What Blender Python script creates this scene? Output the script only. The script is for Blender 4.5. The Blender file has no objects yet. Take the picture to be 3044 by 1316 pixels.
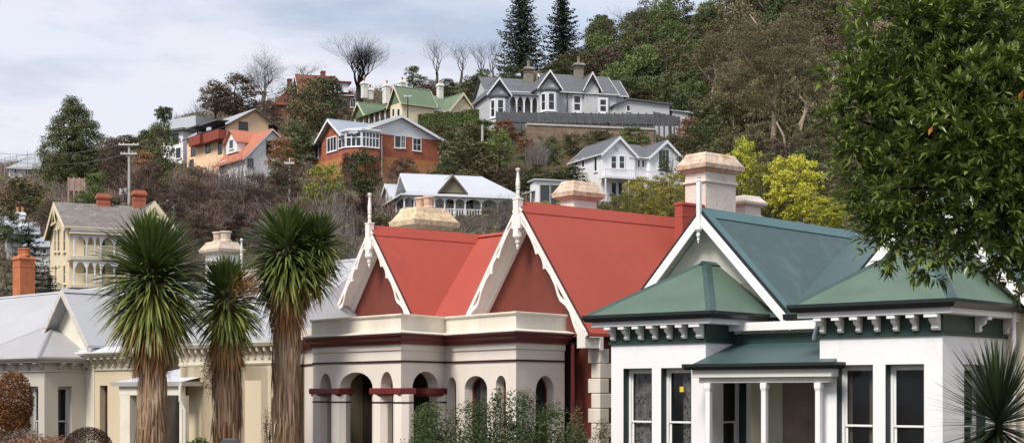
import bpy, bmesh, math, random
import numpy as np
from mathutils import Vector, Matrix
R=math.radians; PI=math.pi
sc=bpy.context.scene; COL=sc.collection
FP=4500.; HZ=1167.; CX=1522.; CZ=2.5      # focal length, horizon row and centre column in photo pixels; camera height
# ---------------- camera, world, sun, exposure
cd=bpy.data.cameras.new('camera'); cam=bpy.data.objects.new('camera',cd); COL.objects.link(cam)
cam.location=(0,0,CZ); cam.rotation_euler=(R(90),0,0)
cd.sensor_width=36; cd.lens=36*FP/3044; cd.shift_y=(HZ-658)/3044; cd.clip_start=.5; cd.clip_end=9000
sc.camera=cam
SUN_EL,SUN_AZ=48,-35        # sun behind the camera's left shoulder
w=bpy.data.worlds.new('World'); sc.world=w; w.use_nodes=True
nt=w.node_tree; N=nt.nodes; L=nt.links; N.clear()
out=N.new('ShaderNodeOutputWorld'); bg=N.new('ShaderNodeBackground'); bg.inputs[1].default_value=.1
sky=N.new('ShaderNodeTexSky'); sky.sky_type='NISHITA'; sky.sun_disc=False; sky.sun_elevation=R(SUN_EL); sky.sun_rotation=R(180+SUN_AZ)
sky.air_density=1.2; sky.dust_density=1.5
tc=N.new('ShaderNodeTexCoord'); mp=N.new('ShaderNodeMapping'); mp.inputs['Scale'].default_value=(1,1,3.4)
mp.inputs['Location'].default_value=(.35,.1,.12)
n1=N.new('ShaderNodeTexNoise'); n1.inputs['Scale'].default_value=4.2; n1.inputs['Detail'].default_value=5; n1.inputs['Roughness'].default_value=.48
r1=N.new('ShaderNodeValToRGB'); r1.color_ramp.elements[0].position=.30; r1.color_ramp.elements[1].position=.62
r1.color_ramp.elements[0].color=(.6,.6,.6,1); r1.color_ramp.elements[1].color=(1,1,1,1)
n2=N.new('ShaderNodeTexNoise'); n2.inputs['Scale'].default_value=4.6; n2.inputs['Detail'].default_value=7; n2.inputs['Roughness'].default_value=.52
r2=N.new('ShaderNodeValToRGB'); r2.color_ramp.elements[0].position=.40; r2.color_ramp.elements[1].position=.57
r2.color_ramp.elements[0].color=(3.1,3.3,4.1,1); r2.color_ramp.elements[1].color=(4.9,4.95,5.45,1)
mx=N.new('ShaderNodeMixRGB')
L.new(tc.outputs['Generated'],mp.inputs[0]); L.new(mp.outputs[0],n1.inputs[0]); L.new(mp.outputs[0],n2.inputs[0])
L.new(n1.outputs[0],r1.inputs[0]); L.new(n2.outputs[0],r2.inputs[0])
L.new(r1.outputs[0],mx.inputs[0]); L.new(sky.outputs[0],mx.inputs[1]); L.new(r2.outputs[0],mx.inputs[2])
L.new(mx.outputs[0],bg.inputs[0]); L.new(bg.outputs[0],out.inputs[0])
ld=bpy.data.lights.new('sun','SUN'); ld.energy=2.5; ld.angle=R(20); ld.color=(1,.93,.84)
sun=bpy.data.objects.new('sun',ld); COL.objects.link(sun)
sd=Vector((math.sin(R(SUN_AZ))*math.cos(R(SUN_EL)),-math.cos(R(SUN_AZ))*math.cos(R(SUN_EL)),math.sin(R(SUN_EL))))
sun.rotation_euler=sd.to_track_quat('Z','Y').to_euler()
sc.view_settings.view_transform='Standard'; sc.view_settings.look='None'; sc.view_settings.gamma=1; sc.view_settings.exposure=.8
sc.cycles.max_bounces=5; sc.cycles.transparent_max_bounces=6

# ---------------- helpers
def tag(o,label=None,cat=None,group=None,kind=None):
    if label: o['label']=label
    if cat: o['category']=cat
    if group: o['group']=group
    if kind: o['kind']=kind
    return o
MATS={}
def mat(name,col,rough=.6,var=.12,scale=1.5,bump=None,bs=1.,spec=.4,col2=None,c2=(.5,.7),stretch=(1,1,1),metal=0,bd=.02):
    """procedural material: base colour with slow noise variation, optional second weather colour, optional bump pattern"""
    if name in MATS: return MATS[name]
    m=bpy.data.materials.new(name); MATS[name]=m; m.use_nodes=True; T=m.node_tree; n=T.nodes; l=T.links
    b=n['Principled BSDF']; b.inputs['Roughness'].default_value=rough; b.inputs['Specular IOR Level'].default_value=spec; b.inputs['Metallic'].default_value=metal
    t=n.new('ShaderNodeTexCoord'); mp=n.new('ShaderNodeMapping'); mp.inputs['Scale'].default_value=stretch; l.new(t.outputs['Object'],mp.inputs[0])
    a=n.new('ShaderNodeTexNoise'); a.inputs['Scale'].default_value=scale; a.inputs['Detail'].default_value=6; a.inputs['Roughness'].default_value=.6; l.new(mp.outputs[0],a.inputs[0])
    mr=n.new('ShaderNodeMapRange'); mr.inputs[1].default_value=.3; mr.inputs[2].default_value=.7; mr.inputs[3].default_value=1-var; mr.inputs[4].default_value=1+var*.6; l.new(a.outputs[0],mr.inputs[0])
    mul=n.new('ShaderNodeVectorMath'); mul.operation='SCALE'; mul.inputs[0].default_value=col; l.new(mr.outputs[0],mul.inputs['Scale'])
    src=mul.outputs[0]
    if col2:
        q=n.new('ShaderNodeTexNoise'); q.inputs['Scale'].default_value=scale*2.3; q.inputs['Detail'].default_value=8; q.inputs['Roughness'].default_value=.7; l.new(mp.outputs[0],q.inputs[0])
        k=n.new('ShaderNodeMapRange'); k.inputs[1].default_value=c2[0]; k.inputs[2].default_value=c2[1]; l.new(q.outputs[0],k.inputs[0])
        x=n.new('ShaderNodeMixRGB'); l.new(k.outputs[0],x.inputs[0]); l.new(src,x.inputs[1]); x.inputs[2].default_value=(*col2,1); src=x.outputs[0]
    l.new(src,b.inputs['Base Color'])
    if bump:
        bp=n.new('ShaderNodeBump'); bp.inputs['Distance'].default_value=bd; bp.inputs['Strength'].default_value=.8
        if bump=='noise':
            f=n.new('ShaderNodeTexNoise'); f.inputs['Scale'].default_value=bs; f.inputs['Detail'].default_value=4; l.new(t.outputs['Object'],f.inputs[0])
        else:
            f=n.new('ShaderNodeTexWave'); f.wave_type='BANDS'; f.bands_direction=bump[-1]; f.wave_profile='SAW' if bump[0]=='s' else 'SIN'
            f.inputs['Scale'].default_value=bs; f.inputs['Distortion'].default_value=0; l.new(t.outputs['Object'],f.inputs[0])
        l.new(f.outputs[0],bp.inputs['Height']); l.new(bp.outputs[0],b.inputs['Normal'])
    return m
def brickmat(name,c1,c2,mort,bw=.24,bh=.085,rough=.85):
    if name in MATS: return MATS[name]
    m=bpy.data.materials.new(name); MATS[name]=m; m.use_nodes=True; T=m.node_tree; n=T.nodes; l=T.links
    b=n['Principled BSDF']; b.inputs['Roughness'].default_value=rough; b.inputs['Specular IOR Level'].default_value=.2
    t=n.new('ShaderNodeTexCoord'); sp=n.new('ShaderNodeSeparateXYZ'); l.new(t.outputs['Object'],sp.inputs[0])
    ad=n.new('ShaderNodeMath'); l.new(sp.outputs[0],ad.inputs[0]); l.new(sp.outputs[1],ad.inputs[1])
    cb=n.new('ShaderNodeCombineXYZ'); l.new(ad.outputs[0],cb.inputs[0]); l.new(sp.outputs[2],cb.inputs[1])
    k=n.new('ShaderNodeTexBrick'); k.inputs['Scale'].default_value=1; k.inputs['Brick Width'].default_value=bw; k.inputs['Row Height'].default_value=bh
    k.inputs['Mortar Size'].default_value=.01; k.inputs['Color1'].default_value=(*c1,1); k.inputs['Color2'].default_value=(*c2,1); k.inputs['Mortar'].default_value=(*mort,1)
    l.new(cb.outputs[0],k.inputs[0])
    a=n.new('ShaderNodeTexNoise'); a.inputs['Scale'].default_value=1.3; a.inputs['Detail'].default_value=6; l.new(t.outputs['Object'],a.inputs[0])
    mr=n.new('ShaderNodeMapRange'); mr.inputs[1].default_value=.3; mr.inputs[2].default_value=.7; mr.inputs[3].default_value=.8; mr.inputs[4].default_value=1.12; l.new(a.outputs[0],mr.inputs[0])
    v=n.new('ShaderNodeVectorMath'); v.operation='SCALE'; l.new(k.outputs[0],v.inputs[0]); l.new(mr.outputs[0],v.inputs['Scale']); l.new(v.outputs[0],b.inputs['Base Color'])
    return m
def leafmat(name,cols,rough=.55,spec=.35,scale=1.,trans=.15):
    """foliage: colour differs leaf by leaf, plant by plant and clump by clump"""
    m=bpy.data.materials.new(name); MATS[name]=m; m.use_nodes=True; T=m.node_tree; n=T.nodes; l=T.links
    b=n['Principled BSDF']; b.inputs['Roughness'].default_value=rough; b.inputs['Specular IOR Level'].default_value=spec
    g=n.new('ShaderNodeNewGeometry'); t=n.new('ShaderNodeTexCoord'); a=n.new('ShaderNodeTexNoise'); a.inputs['Scale'].default_value=scale; a.inputs['Detail'].default_value=3
    l.new(t.outputs['Object'],a.inputs[0])
    oi=n.new('ShaderNodeObjectInfo')
    e=n.new('ShaderNodeMath'); e.operation='MULTIPLY_ADD'; l.new(g.outputs['Random Per Island'],e.inputs[0]); e.inputs[1].default_value=.42
    e2=n.new('ShaderNodeMath'); e2.operation='MULTIPLY_ADD'; l.new(a.outputs[0],e2.inputs[0]); e2.inputs[1].default_value=.75; 
    e3=n.new('ShaderNodeMath'); e3.operation='MULTIPLY_ADD'; l.new(oi.outputs['Random'],e3.inputs[0]); e3.inputs[1].default_value=.34; e3.inputs[2].default_value=-.25
    l.new(e3.outputs[0],e2.inputs[2]); l.new(e2.outputs[0],e.inputs[2])
    r=n.new('ShaderNodeValToRGB'); cr=r.color_ramp
    while len(cr.elements)<len(cols): cr.elements.new(.5)
    for i,c in enumerate(cols): cr.elements[i].position=i/(len(cols)-1); cr.elements[i].color=(*c,1)
    l.new(e.outputs[0],r.inputs[0]); l.new(r.outputs[0],b.inputs['Base Color'])
    if trans:
        tr=n.new('ShaderNodeBsdfTranslucent'); l.new(r.outputs[0],tr.inputs[0]); ms=n.new('ShaderNodeMixShader'); ms.inputs[0].default_value=trans
        l.new(b.outputs[0],ms.inputs[1]); l.new(tr.outputs[0],ms.inputs[2]); l.new(ms.outputs[0],n['Material Output'].inputs[0])
    return m
def glassmat(name,see=.35,col=(.02,.025,.03)):
    m=bpy.data.materials.new(name); MATS[name]=m; m.use_nodes=True; T=m.node_tree; n=T.nodes; l=T.links
    b=n['Principled BSDF']; b.inputs['Base Color'].default_value=(*col,1); b.inputs['Roughness'].default_value=.06; b.inputs['Specular IOR Level'].default_value=.6
    if see:
        tr=n.new('ShaderNodeBsdfTransparent'); ms=n.new('ShaderNodeMixShader'); ms.inputs[0].default_value=see
        l.new(b.outputs[0],ms.inputs[1]); l.new(tr.outputs[0],ms.inputs[2]); l.new(ms.outputs[0],n['Material Output'].inputs[0])
    return m

class Face:
    """a vertical plane of a house: origin + s*dir along it, d*out outwards, z up (house coordinates)"""
    def __init__(f,o,d,n): f.o=o; f.d=d; f.n=n
    def __call__(f,s,d,z): return (f.o[0]+f.d[0]*s+f.n[0]*d, f.o[1]+f.d[1]*s+f.n[1]*d, z)
def FR(c): return Face((0,c),(1,0),(0,-1))
def LF(c): return Face((c,0),(0,1),(-1,0))
def RT(c): return Face((c,0),(0,1),(1,0))
def SEG(a,b):
    l=math.hypot(b[0]-a[0],b[1]-a[1]); d=((b[0]-a[0])/l,(b[1]-a[1])/l); f=Face(a,d,(d[1],-d[0])); f.len=l; return f
class MB:
    def __init__(m): m.v=[]; m.f=[]
    def add(m,vs,fs):
        n=len(m.v); m.v+=[tuple(v) for v in vs]; m.f+=[tuple(i+n for i in f) for f in fs]
    def box(m,x0,x1,y0,y1,z0,z1):
        m.ext([(x0,z0),(x1,z0),(x1,z1),(x0,z1)],lambda a,d,z:(a,d,z),y0,y1)
    def ext(m,poly,T,d0,d1):
        """polygon in (s,z) extruded from d0 to d1 through map T(s,d,z)"""
        n=len(poly); vs=[T(a,d0,z) for a,z in poly]+[T(a,d1,z) for a,z in poly]
        m.add(vs,[tuple(range(n)),tuple(range(2*n-1,n-1,-1))]+[(i,(i+1)%n,n+(i+1)%n,n+i) for i in range(n)])
    def fb(m,T,s0,s1,d0,d1,z0,z1):
        m.ext([(s0,z0),(s1,z0),(s1,z1),(s0,z1)],T,d0,d1)
    def lathe(m,cx,cy,prof,n=10,ph=0):
        """prof: list of (radius, z) bottom to top"""
        vs=[]; k=len(prof)
        for r,z in prof:
            for i in range(n):
                a=ph+2*PI*i/n; vs.append((cx+r*math.cos(a),cy+r*math.sin(a),z))
        fs=[(j*n+i,j*n+(i+1)%n,(j+1)*n+(i+1)%n,(j+1)*n+i) for j in range(k-1) for i in range(n)]
        fs+=[tuple(range(n-1,-1,-1)),tuple((k-1)*n+i for i in range(n))]
        m.add(vs,fs)
    def tube(m,pts,rad,n=6):
        pts=[Vector(p) for p in pts]; vs=[]; k=len(pts)
        for j,p in enumerate(pts):
            t=(pts[min(j+1,k-1)]-pts[max(j-1,0)]).normalized(); u=t.orthogonal().normalized(); w=t.cross(u)
            r=rad[j] if hasattr(rad,'__len__') else rad
            vs+=[p+u*(r*math.cos(2*PI*i/n))+w*(r*math.sin(2*PI*i/n)) for i in range(n)]
        fs=[(j*n+i,j*n+(i+1)%n,(j+1)*n+(i+1)%n,(j+1)*n+i) for j in range(k-1) for i in range(n)]
        fs+=[tuple(range(n-1,-1,-1)),tuple((k-1)*n+i for i in range(n))]
        m.add(vs,fs)
    def sweep(m,pts,prof):
        """closed profile [(out,z)] swept along an open plan polyline with mitred corners; out is to the right of travel"""
        n=len(pts); k=len(prof); vs=[]
        for i in range(n):
            ds=[]
            if i>0: a=Vector(pts[i])-Vector(pts[i-1]); ds.append(a.normalized())
            if i<n-1: a=Vector(pts[i+1])-Vector(pts[i]); ds.append(a.normalized())
            ns=[Vector((d.y,-d.x)) for d in ds]
            nn=ns[0] if len(ns)==1 else (ns[0]+ns[1])/(1+ns[0].dot(ns[1]))
            for o,z in prof: vs.append((pts[i][0]+nn.x*o,pts[i][1]+nn.y*o,z))
        fs=[(i*k+j,i*k+(j+1)%k,(i+1)*k+(j+1)%k,(i+1)*k+j) for i in range(n-1) for j in range(k)]
        fs+=[tuple(range(k)),tuple((n-1)*k+j for j in range(k-1,-1,-1))]
        m.add(vs,fs)
    def build(m,name,mt,parent=None,smooth=False,bevel=0):
        me=bpy.data.meshes.new(name); me.from_pydata(m.v,[],m.f); me.update()
        if len(m.f)<30000:
            bm=bmesh.new(); bm.from_mesh(me); bmesh.ops.recalc_face_normals(bm,faces=bm.faces); bm.to_mesh(me); bm.free()
        me.materials.append(mt if not isinstance(mt,str) else MATS[mt])
        if smooth:
            for p in me.polygons: p.use_smooth=True
        o=bpy.data.objects.new(name,me); COL.objects.link(o); o.parent=parent
        if bevel:
            b=o.modifiers.new('bevel','BEVEL'); b.width=bevel; b.segments=1; b.limit_method='ANGLE'; b.angle_limit=R(40)
        return o
def empty(name,loc,rz=0,s=None):
    o=bpy.data.objects.new(name,None); COL.objects.link(o); o.location=loc; o.rotation_euler=(0,0,rz); o.empty_display_size=.3
    if s: o.scale=s
    return o
def rectmb(a,b,z0,z1): return [(a,z0),(b,z0),(b,z1),(a,z1)]
def wallp(mb,T,s0,s1,z0,z1,ops,th,m0=0,m1=0):
    """wall panel of thickness th (behind d=0) with openings (a,b,za,zb,arch): arch = rise of a half-ellipse top"""
    c=s0; ops=sorted(ops)
    def solid(a,b,ma,mb_):
        ma=min(ma,b-a-.01); mb_=min(mb_,b-a-max(ma,0)-.005)
        P=[T(a,0,0),T(b,0,0),T(b-mb_,-th,0),T(a+ma,-th,0)]; n=len(mb.v)
        mb.v+=[(p[0],p[1],z0) for p in P]+[(p[0],p[1],z1) for p in P]
        mb.f+=[tuple(n+i for i in f) for f in ((0,1,2,3),(4,5,6,7),(0,1,5,4),(1,2,6,5),(2,3,7,6),(3,0,4,7))]
    for i_,(a,b,za,zb,ar) in enumerate(ops):
        if a-c>1e-3: solid(c,a,m0 if i_==0 else 0,0)
        if za>z0+1e-3: mb.ext(rectmb(a,b,z0,za),T,0,-th)
        if ar:
            n=12; m=(a+b)/2; h=(b-a)/2
            arc=[(m-h*math.cos(PI*i/n),zb-ar+ar*math.sin(PI*i/n)) for i in range(n+1)]
            for i in range(n):   # strips above the arch
                p,q=arc[i],arc[i+1]; mb.ext([(p[0],p[1]),(q[0],q[1]),(q[0],z1),(p[0],z1)],T,0,-th)
        elif zb<z1-1e-3: mb.ext(rectmb(a,b,zb,z1),T,0,-th)
        c=b
    if s1-c>1e-3: solid(c,s1,0 if ops else m0,m1)

class House:
    """an Empty at the base of a house; local x along its front, y to the back, turned by th (the front's normal swings left for th>0)"""
    def __init__(h,name,label,px,Y,z0,th,cat='house',group=None):
        h.X0=(px-CX)/FP*Y; h.Y0=Y; h.z0=z0; h.c=math.cos(R(th)); h.sn=math.sin(R(th))
        h.e=empty(name,(h.X0,h.Y0,z0),-R(th)); tag(h.e,label,cat,group); h.mbs={}
    def s(h,px,T,d=0):
        o=T(0,d,0); X=h.X0+o[0]*h.c+o[1]*h.sn; Y=h.Y0-o[0]*h.sn+o[1]*h.c
        dx=T.d[0]*h.c+T.d[1]*h.sn; dy=-T.d[0]*h.sn+T.d[1]*h.c; k=(px-CX)/FP
        return (k*Y-X)/(dx-k*dy)
    def depth(h,x,y): return h.Y0-x*h.sn+y*h.c
    def z(h,py,T,s,d=0):
        p=T(s,d,0); return (HZ-py)/FP*h.depth(p[0],p[1])+CZ-h.z0
    def x(h,px,y): return h.s(px,FR(y))
    def y(h,px,x): return h.s(px,LF(x))
    def zl(h,py,x,y): return (HZ-py)/FP*h.depth(x,y)+CZ-h.z0
    def loc(h,px,Y):
        dx=(px-CX)/FP*Y-h.X0; dy=Y-h.Y0; return (dx*h.c-dy*h.sn, dx*h.sn+dy*h.c)
    def p(h,part,m,**k):
        key=(part,m)
        if key not in h.mbs: h.mbs[key]=(MB(),k)
        return h.mbs[key][0]
    def finish(h):
        r={}
        for (part,m),(mb,k) in h.mbs.items():
            if mb.f: r[part]=mb.build(part,MATS[m],h.e,**k)
        h.mbs={}; return r
    # gabled block; axis = ridge direction
    def wing(h,x0,x1,y0,y1,zb,ze,zr,axis='y',wall='white',roof='roof',trim='white',oh=.4,ov=.35,t=.12,bw=.25,hip=(0,0),gut=True,gable=None,walls=True,barge=True,part='roof'):
        W=h.p('wall',wall)
        if axis=='y': a0,a1,c0,c1=x0,x1,y0,y1; T=lambda s,d,z:(s,d,z)
        else: a0,a1,c0,c1=y0,y1,x0,x1; T=lambda s,d,z:(d,s,z)
        am=(a0+a1)/2; m=(zr-ze)/(am-a0)
        if walls:
            g0=.0
            if gable:
                W.ext([(a0,zb),(a1,zb),(a1,ze),(a0,ze)],T,c0,c1)
                q_=MB(); q_.ext([(a0+.03,ze+.002),(a1-.03,ze+.002),(am,zr-.05)],T,c0-.02,c1-.01); q_.build('gable_wall',MATS[gable],h.e)
            elif hip[0] or hip[1]:
                W.ext([(a0,zb),(a1,zb),(a1,ze-.02),(a0,ze-.02)],T,c0,c1)
            else: W.ext([(a0,zb),(a1,zb),(a1,ze-.02),(am,zr-.04),(a0,ze-.02)],T,c0,c1)
        RF=MB(); zo=ze-m*oh
        o0=c0-ov; o1=c1+ov; hp=am-a0+oh
        k0=o0+hp*hip[0]; k1=o1-hp*hip[1]
        for sg in (0,1):
            e=a0-oh if sg==0 else a1+oh
            vs=[T(e,o0,zo),T(e,o1,zo),T(am,k1,zr),T(am,k0,zr)]; vt=[(v[0],v[1],v[2]+t) for v in vs]
            RF.add(vs+vt,[(0,1,2,3),(4,5,6,7),(0,1,5,4),(1,2,6,5),(2,3,7,6),(3,0,4,7)])
        for i,(hh,o,k) in enumerate(((hip[0],o0,k0),(hip[1],o1,k1))):
            if hh:
                vs=[T(a0-oh,o,zo),T(a1+oh,o,zo),T(am,k,zr)]; vt=[(v[0],v[1],v[2]+t) for v in vs]
                RF.add(vs+vt,[(0,1,2),(3,4,5),(0,1,4,3),(1,2,5,4),(2,0,3,5)])
            elif barge:
                e=.05 if i else -.05
                q=bw+t
                for sg in (1,-1):
                    if i and hip[0]==0 and False: continue
                    B=MB()
                    ea=am-sg*(am-a0+oh+.03)
                    B.ext([(am,zr+t+.02),(ea,zo+t+.02-.03*m),(ea,zo+t+.02-q),(am,zr+t+.02-q)],T,o,o+e); B.build('bargeboard',MATS[trim],h.e)
        RF.build(part,MATS[roof],h.e); RC=MB(); RC.ext([(am-.14,zr+t-.09),(am,zr+t+.05),(am+.14,zr+t-.09),(am,zr+t-.05)],T,k0,k1); RC.build('ridge_cap',MATS[roof],h.e)
        if gut:
            for e in (a0-oh,a1+oh):
                G=MB()
                s=-1 if e<am else 1
                G.ext([(e,zo-.02),(e+s*.12,zo-.02),(e+s*.14,zo+.11),(e,zo+.13)],T,o0+.03,o1-.03); G.build('gutter',MATS[trim],h.e)
        return zo
    def win(h,T,s0,s1,z0,z1,nv=1,nh=1,fw=.1,frame='white',glass='glass',sill=True,proud=.07,bar=.045,mid=None):
        mb=MB(); 
        mb.fb(T,s0-fw,s0,.0,proud,z0-fw,z1+fw); mb.fb(T,s1,s1+fw,.0,proud,z0-fw,z1+fw)
        mb.fb(T,s0,s1,.0,proud,z1,z1+fw); mb.fb(T,s0,s1,.0,proud,z0-fw,z0)
        for i in range(1,nv+1-0):
            if nv>1 and i<nv:
                c=s0+(s1-s0)*i/nv; mb.fb(T,c-bar/2,c+bar/2,.012,proud-.015,z0,z1)
        zs=[mid] if mid else [z0+(z1-z0)*i/nh for i in range(1,nh)]
        for c in zs: mb.fb(T,s0,s1,.012,proud-.02,c-bar/2,c+bar/2)
        o=mb.build('window',MATS[frame],h.e)
        g=MB(); g.fb(T,s0+.004,s1-.004,.004,.02,z0+.004,z1-.004); g.build('pane',MATS[glass],o)
        if sill:
            q=MB(); q.fb(T,s0-fw-.05,s1+fw+.05,.0,proud+.07,z0-fw-.07,z0-fw-.004); q.build('sill',MATS[frame],o)
        return o
    def wpx(h,T,px0,px1,py0,py1,**k):
        a=h.s(px0,T); b=h.s(px1,T)
        if a>b: a,b=b,a
        m=(a+b)/2; return h.win(T,a,b,h.z(py1,T,m),h.z(py0,T,m),**k)
    def chimney(h,x,y,wx,wy,z0,z1,m='cream',cap=.12,pots=0,potm='terracotta',capm=None,ph=.5,caph=.5,pr=.14,name='chimney'):
        mb=MB(); zc=z1-caph
        mb.box(x-wx/2,x+wx/2,y-wy/2,y+wy/2,z0,zc)
        mb.box(x-wx/2-cap*.3,x+wx/2+cap*.3,y-wy/2-cap*.3,y+wy/2+cap*.3,zc-.32,zc-.25)
        o=mb.build(name,MATS[m],h.e,bevel=.01)
        c=MB()
        def ring(r0,za,r1,zb):
            A=[(x-wx/2-r0,y-wy/2-r0,za),(x+wx/2+r0,y-wy/2-r0,za),(x+wx/2+r0,y+wy/2+r0,za),(x-wx/2-r0,y+wy/2+r0,za)]
            B=[(x-wx/2-r1,y-wy/2-r1,zb),(x+wx/2+r1,y-wy/2-r1,zb),(x+wx/2+r1,y+wy/2+r1,zb),(x-wx/2-r1,y+wy/2+r1,zb)]
            c.add(A+B,[(0,1,2,3),(4,5,6,7)]+[(i,(i+1)%4,4+(i+1)%4,4+i) for i in range(4)])
        ring(cap*.25,zc,cap*.8,zc+caph*.15); ring(cap,zc+caph*.152,cap*1.1,zc+caph*.4); ring(cap*.95,zc+caph*.402,cap*.2,zc+caph*.8); ring(cap*.2,zc+caph*.802,-.02,z1)
        co=c.build('chimney_cap',MATS[capm or m],o,bevel=.008)
        for i in range(pots):
            px=x+(i-(pots-1)/2)*min(wx/pots,.5); P=MB(); P.lathe(px,y,[(pr*1.15,z1),(pr*1.15,z1+.06),(pr*.85,z1+.1),(pr,z1+ph*.85),(pr*1.2,z1+ph*.88),(pr*1.1,z1+ph),(pr*.8,z1+ph),(pr*.8,z1+ph-.1)],10)
            P.build('chimney_pot',MATS[potm],o,smooth=False)
        return o
def sash(h,T,s0,s1,z0,z1,zm,rev,frame='paint_white',glass='glass',reveal=None,room='room_shade',fw=.07,curtain=None,curt=(0,.3),parent=None):
    """double-hung sash set back in a real opening: reveal lining, frame, two sashes, panes and a near-black panel behind with the unlit room painted in"""
    mb=MB(); d=-rev
    for a,b,c,e in ((s0,s0+fw,z0,z1),(s1-fw,s1,z0,z1),(s0+fw,s1-fw,z1-fw,z1),(s0+fw,s1-fw,z0,z0+fw*1.3)): mb.fb(T,a,b,d-.09,d,c,e)
    q=.045
    for za,zb,dd in ((zm-.02,z1-fw,-.03),(z0+fw,zm+.02,-.06)):
        for a,b,c,e in ((s0+fw,s0+fw+q,za,zb),(s1-fw-q,s1-fw,za,zb),(s0+fw+q,s1-fw-q,zb-q,zb),(s0+fw+q,s1-fw-q,za,za+q)): mb.fb(T,a,b,d+dd-.03,d+dd,c,e)
    o=mb.build('window',MATS[frame],h.e,bevel=.006)
    g=MB(); g.fb(T,s0+fw+q,s1-fw-q,d-.05,d-.045,zm+q-.02,z1-fw-q); g.fb(T,s0+fw+q,s1-fw-q,d-.08,d-.075,z0+fw+q,zm+.02-q); g.build('pane',MATS[glass],o)
    if reveal:
        r=MB(); th=.012
        r.fb(T,s0,s0+th,d+.001,-.002,z0,z1); r.fb(T,s1-th,s1,d+.001,-.002,z0,z1); r.fb(T,s0+th,s1-th,d+.001,-.002,z1-th,z1); r.build('reveal',MATS[reveal],o)
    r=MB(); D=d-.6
    r.fb(T,s0-.1,s1+.1,D-.02,D,z0-.1,z1+.1); r.build('shade_panel',MATS[room],o)  # flat near-black sheet; the unlit room is put into its colour
    if curtain:
        c=MB(); 
        for a,b in curt if isinstance(curt[0],tuple) else (curt,):
            n=10
            A=s0+fw+(s1-s0-2*fw)*a; B=s0+fw+(s1-s0-2*fw)*b
            vs=[];
            for i in range(n+1):
                u=A+(B-A)*i/n; w_=-.14+.03*math.sin(i*2.4)
                vs+= [T(u,d+w_,z0),T(u,d+w_,z1)]
            c.add(vs,[(2*i,2*i+2,2*i+3,2*i+1) for i in range(n)])
        c.build('curtain',MATS[curtain],o)
    return o
# ---------------- materials
mat('white',(.74,.75,.77),.6,.06,.6); mat('offwhite',(.68,.67,.63),.6,.08,.8); mat('paint_white',(.80,.80,.80),.5,.05,1.2)
mat('wall_white',(.80,.80,.81),.7,.05,.7,bump='noise',bs=22,bd=.004,col2=(.60,.58,.53),c2=(.56,.9),stretch=(1,1,.35))
mat('cream_pale',(.72,.66,.52),.7,.08,.9,col2=(.5,.47,.4),c2=(.64,.85),stretch=(1,1,.3)); 
mat('gable_boards',(.80,.77,.68),.65,.08,.9,bump='sawZ',bs=1/.15/3.2,bd=.02,col2=(.35,.32,.26),c2=(.68,.8),stretch=(.6,.6,3))
mat('dark_green',(.022,.050,.042),.5,.15,1.5); mat('black_trim',(.016,.02,.021),.4,.2,2)
mat('roof_teal',(.052,.094,.093),.42,.16,.5,bump='corrY',bs=1/.076/3.2,bd=.014,spec=.5,col2=(.085,.15,.155),c2=(.5,.75))
mat('roof_teal_front',(.052,.096,.095),.42,.16,.5,bump='corrX',bs=1/.076/3.2,bd=.014,spec=.5)
mat('roof_sage',(.088,.142,.104),.5,.18,1.1,bump='noise',bs=30,bd=.004,col2=(.10,.13,.10),c2=(.58,.78),spec=.4)
mat('roof_red',(.36,.078,.058),.8,.07,.45,bump='noise',bs=60,bd=.004,col2=(.27,.062,.05),c2=(.55,.9),spec=.12,stretch=(1,1,.25))
mat('ridge_red',(.36,.06,.045),.6,.2,3,spec=.3)
mat('gable_red',(.155,.036,.024),.65,.14,1.2,bump='noise',bs=25,bd=.006); mat('trim_red',(.155,.024,.024),.5,.2,2.2,col2=(.09,.02,.02),c2=(.6,.75)); mat('dark_red',(.05,.013,.012),.6,.2,2)
mat('stucco',(.75,.69,.62),.75,.06,.8,bump='noise',bs=30,bd=.004,col2=(.55,.47,.42),c2=(.62,.9),stretch=(1,1,.3))
mat('parapet',(.70,.65,.56),.75,.12,1.6,bump='noise',bs=30,bd=.004,col2=(.40,.35,.27),c2=(.60,.8),stretch=(1,1,.25))
mat('barge_cream',(.78,.74,.70),.6,.08,1.6,col2=(.38,.33,.3),c2=(.64,.8))
mat('cream',(.70,.66,.55),.7,.1,1.5,col2=(.4,.35,.28),c2=(.6,.8)); mat('cap_ochre',(.62,.50,.33),.85,.3,3,col2=(.36,.22,.11),c2=(.5,.66))
mat('cap_rust',(.62,.51,.41),.85,.3,3,col2=(.45,.24,.11),c2=(.47,.66)); mat('chim_plaster',(.66,.58,.51),.85,.1,2,bump='noise',bs=9,bd=.02,col2=(.48,.42,.37),c2=(.56,.72))
mat('terracotta',(.42,.22,.13),.85,.25,4); mat('terracotta_pale',(.60,.42,.32),.85,.25,4,col2=(.3,.22,.17),c2=(.55,.7)); mat('buff',(.55,.45,.36),.85,.25,4,col2=(.3,.22,.17),c2=(.6,.75))
mat('orange_brick',(.46,.15,.065),.85,.22,3,col2=(.34,.08,.03),c2=(.55,.75),bump='noise',bs=14,bd=.01)
mat('wall_a',(.50,.465,.41),.75,.06,.8,bump='noise',bs=30,bd=.004,col2=(.40,.37,.32),c2=(.62,.9),stretch=(1,1,.3))
mat('wall_b',(.60,.51,.36),.75,.07,.8,bump='noise',bs=30,bd=.004,col2=(.46,.38,.26),c2=(.62,.9),stretch=(1,1,.3))
mat('roof_iron',(.40,.41,.43),.5,.09,.6,bump='corrY',bs=1/.076/3.2,bd=.014,col2=(.36,.36,.39),c2=(.58,.8),spec=.5)
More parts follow.
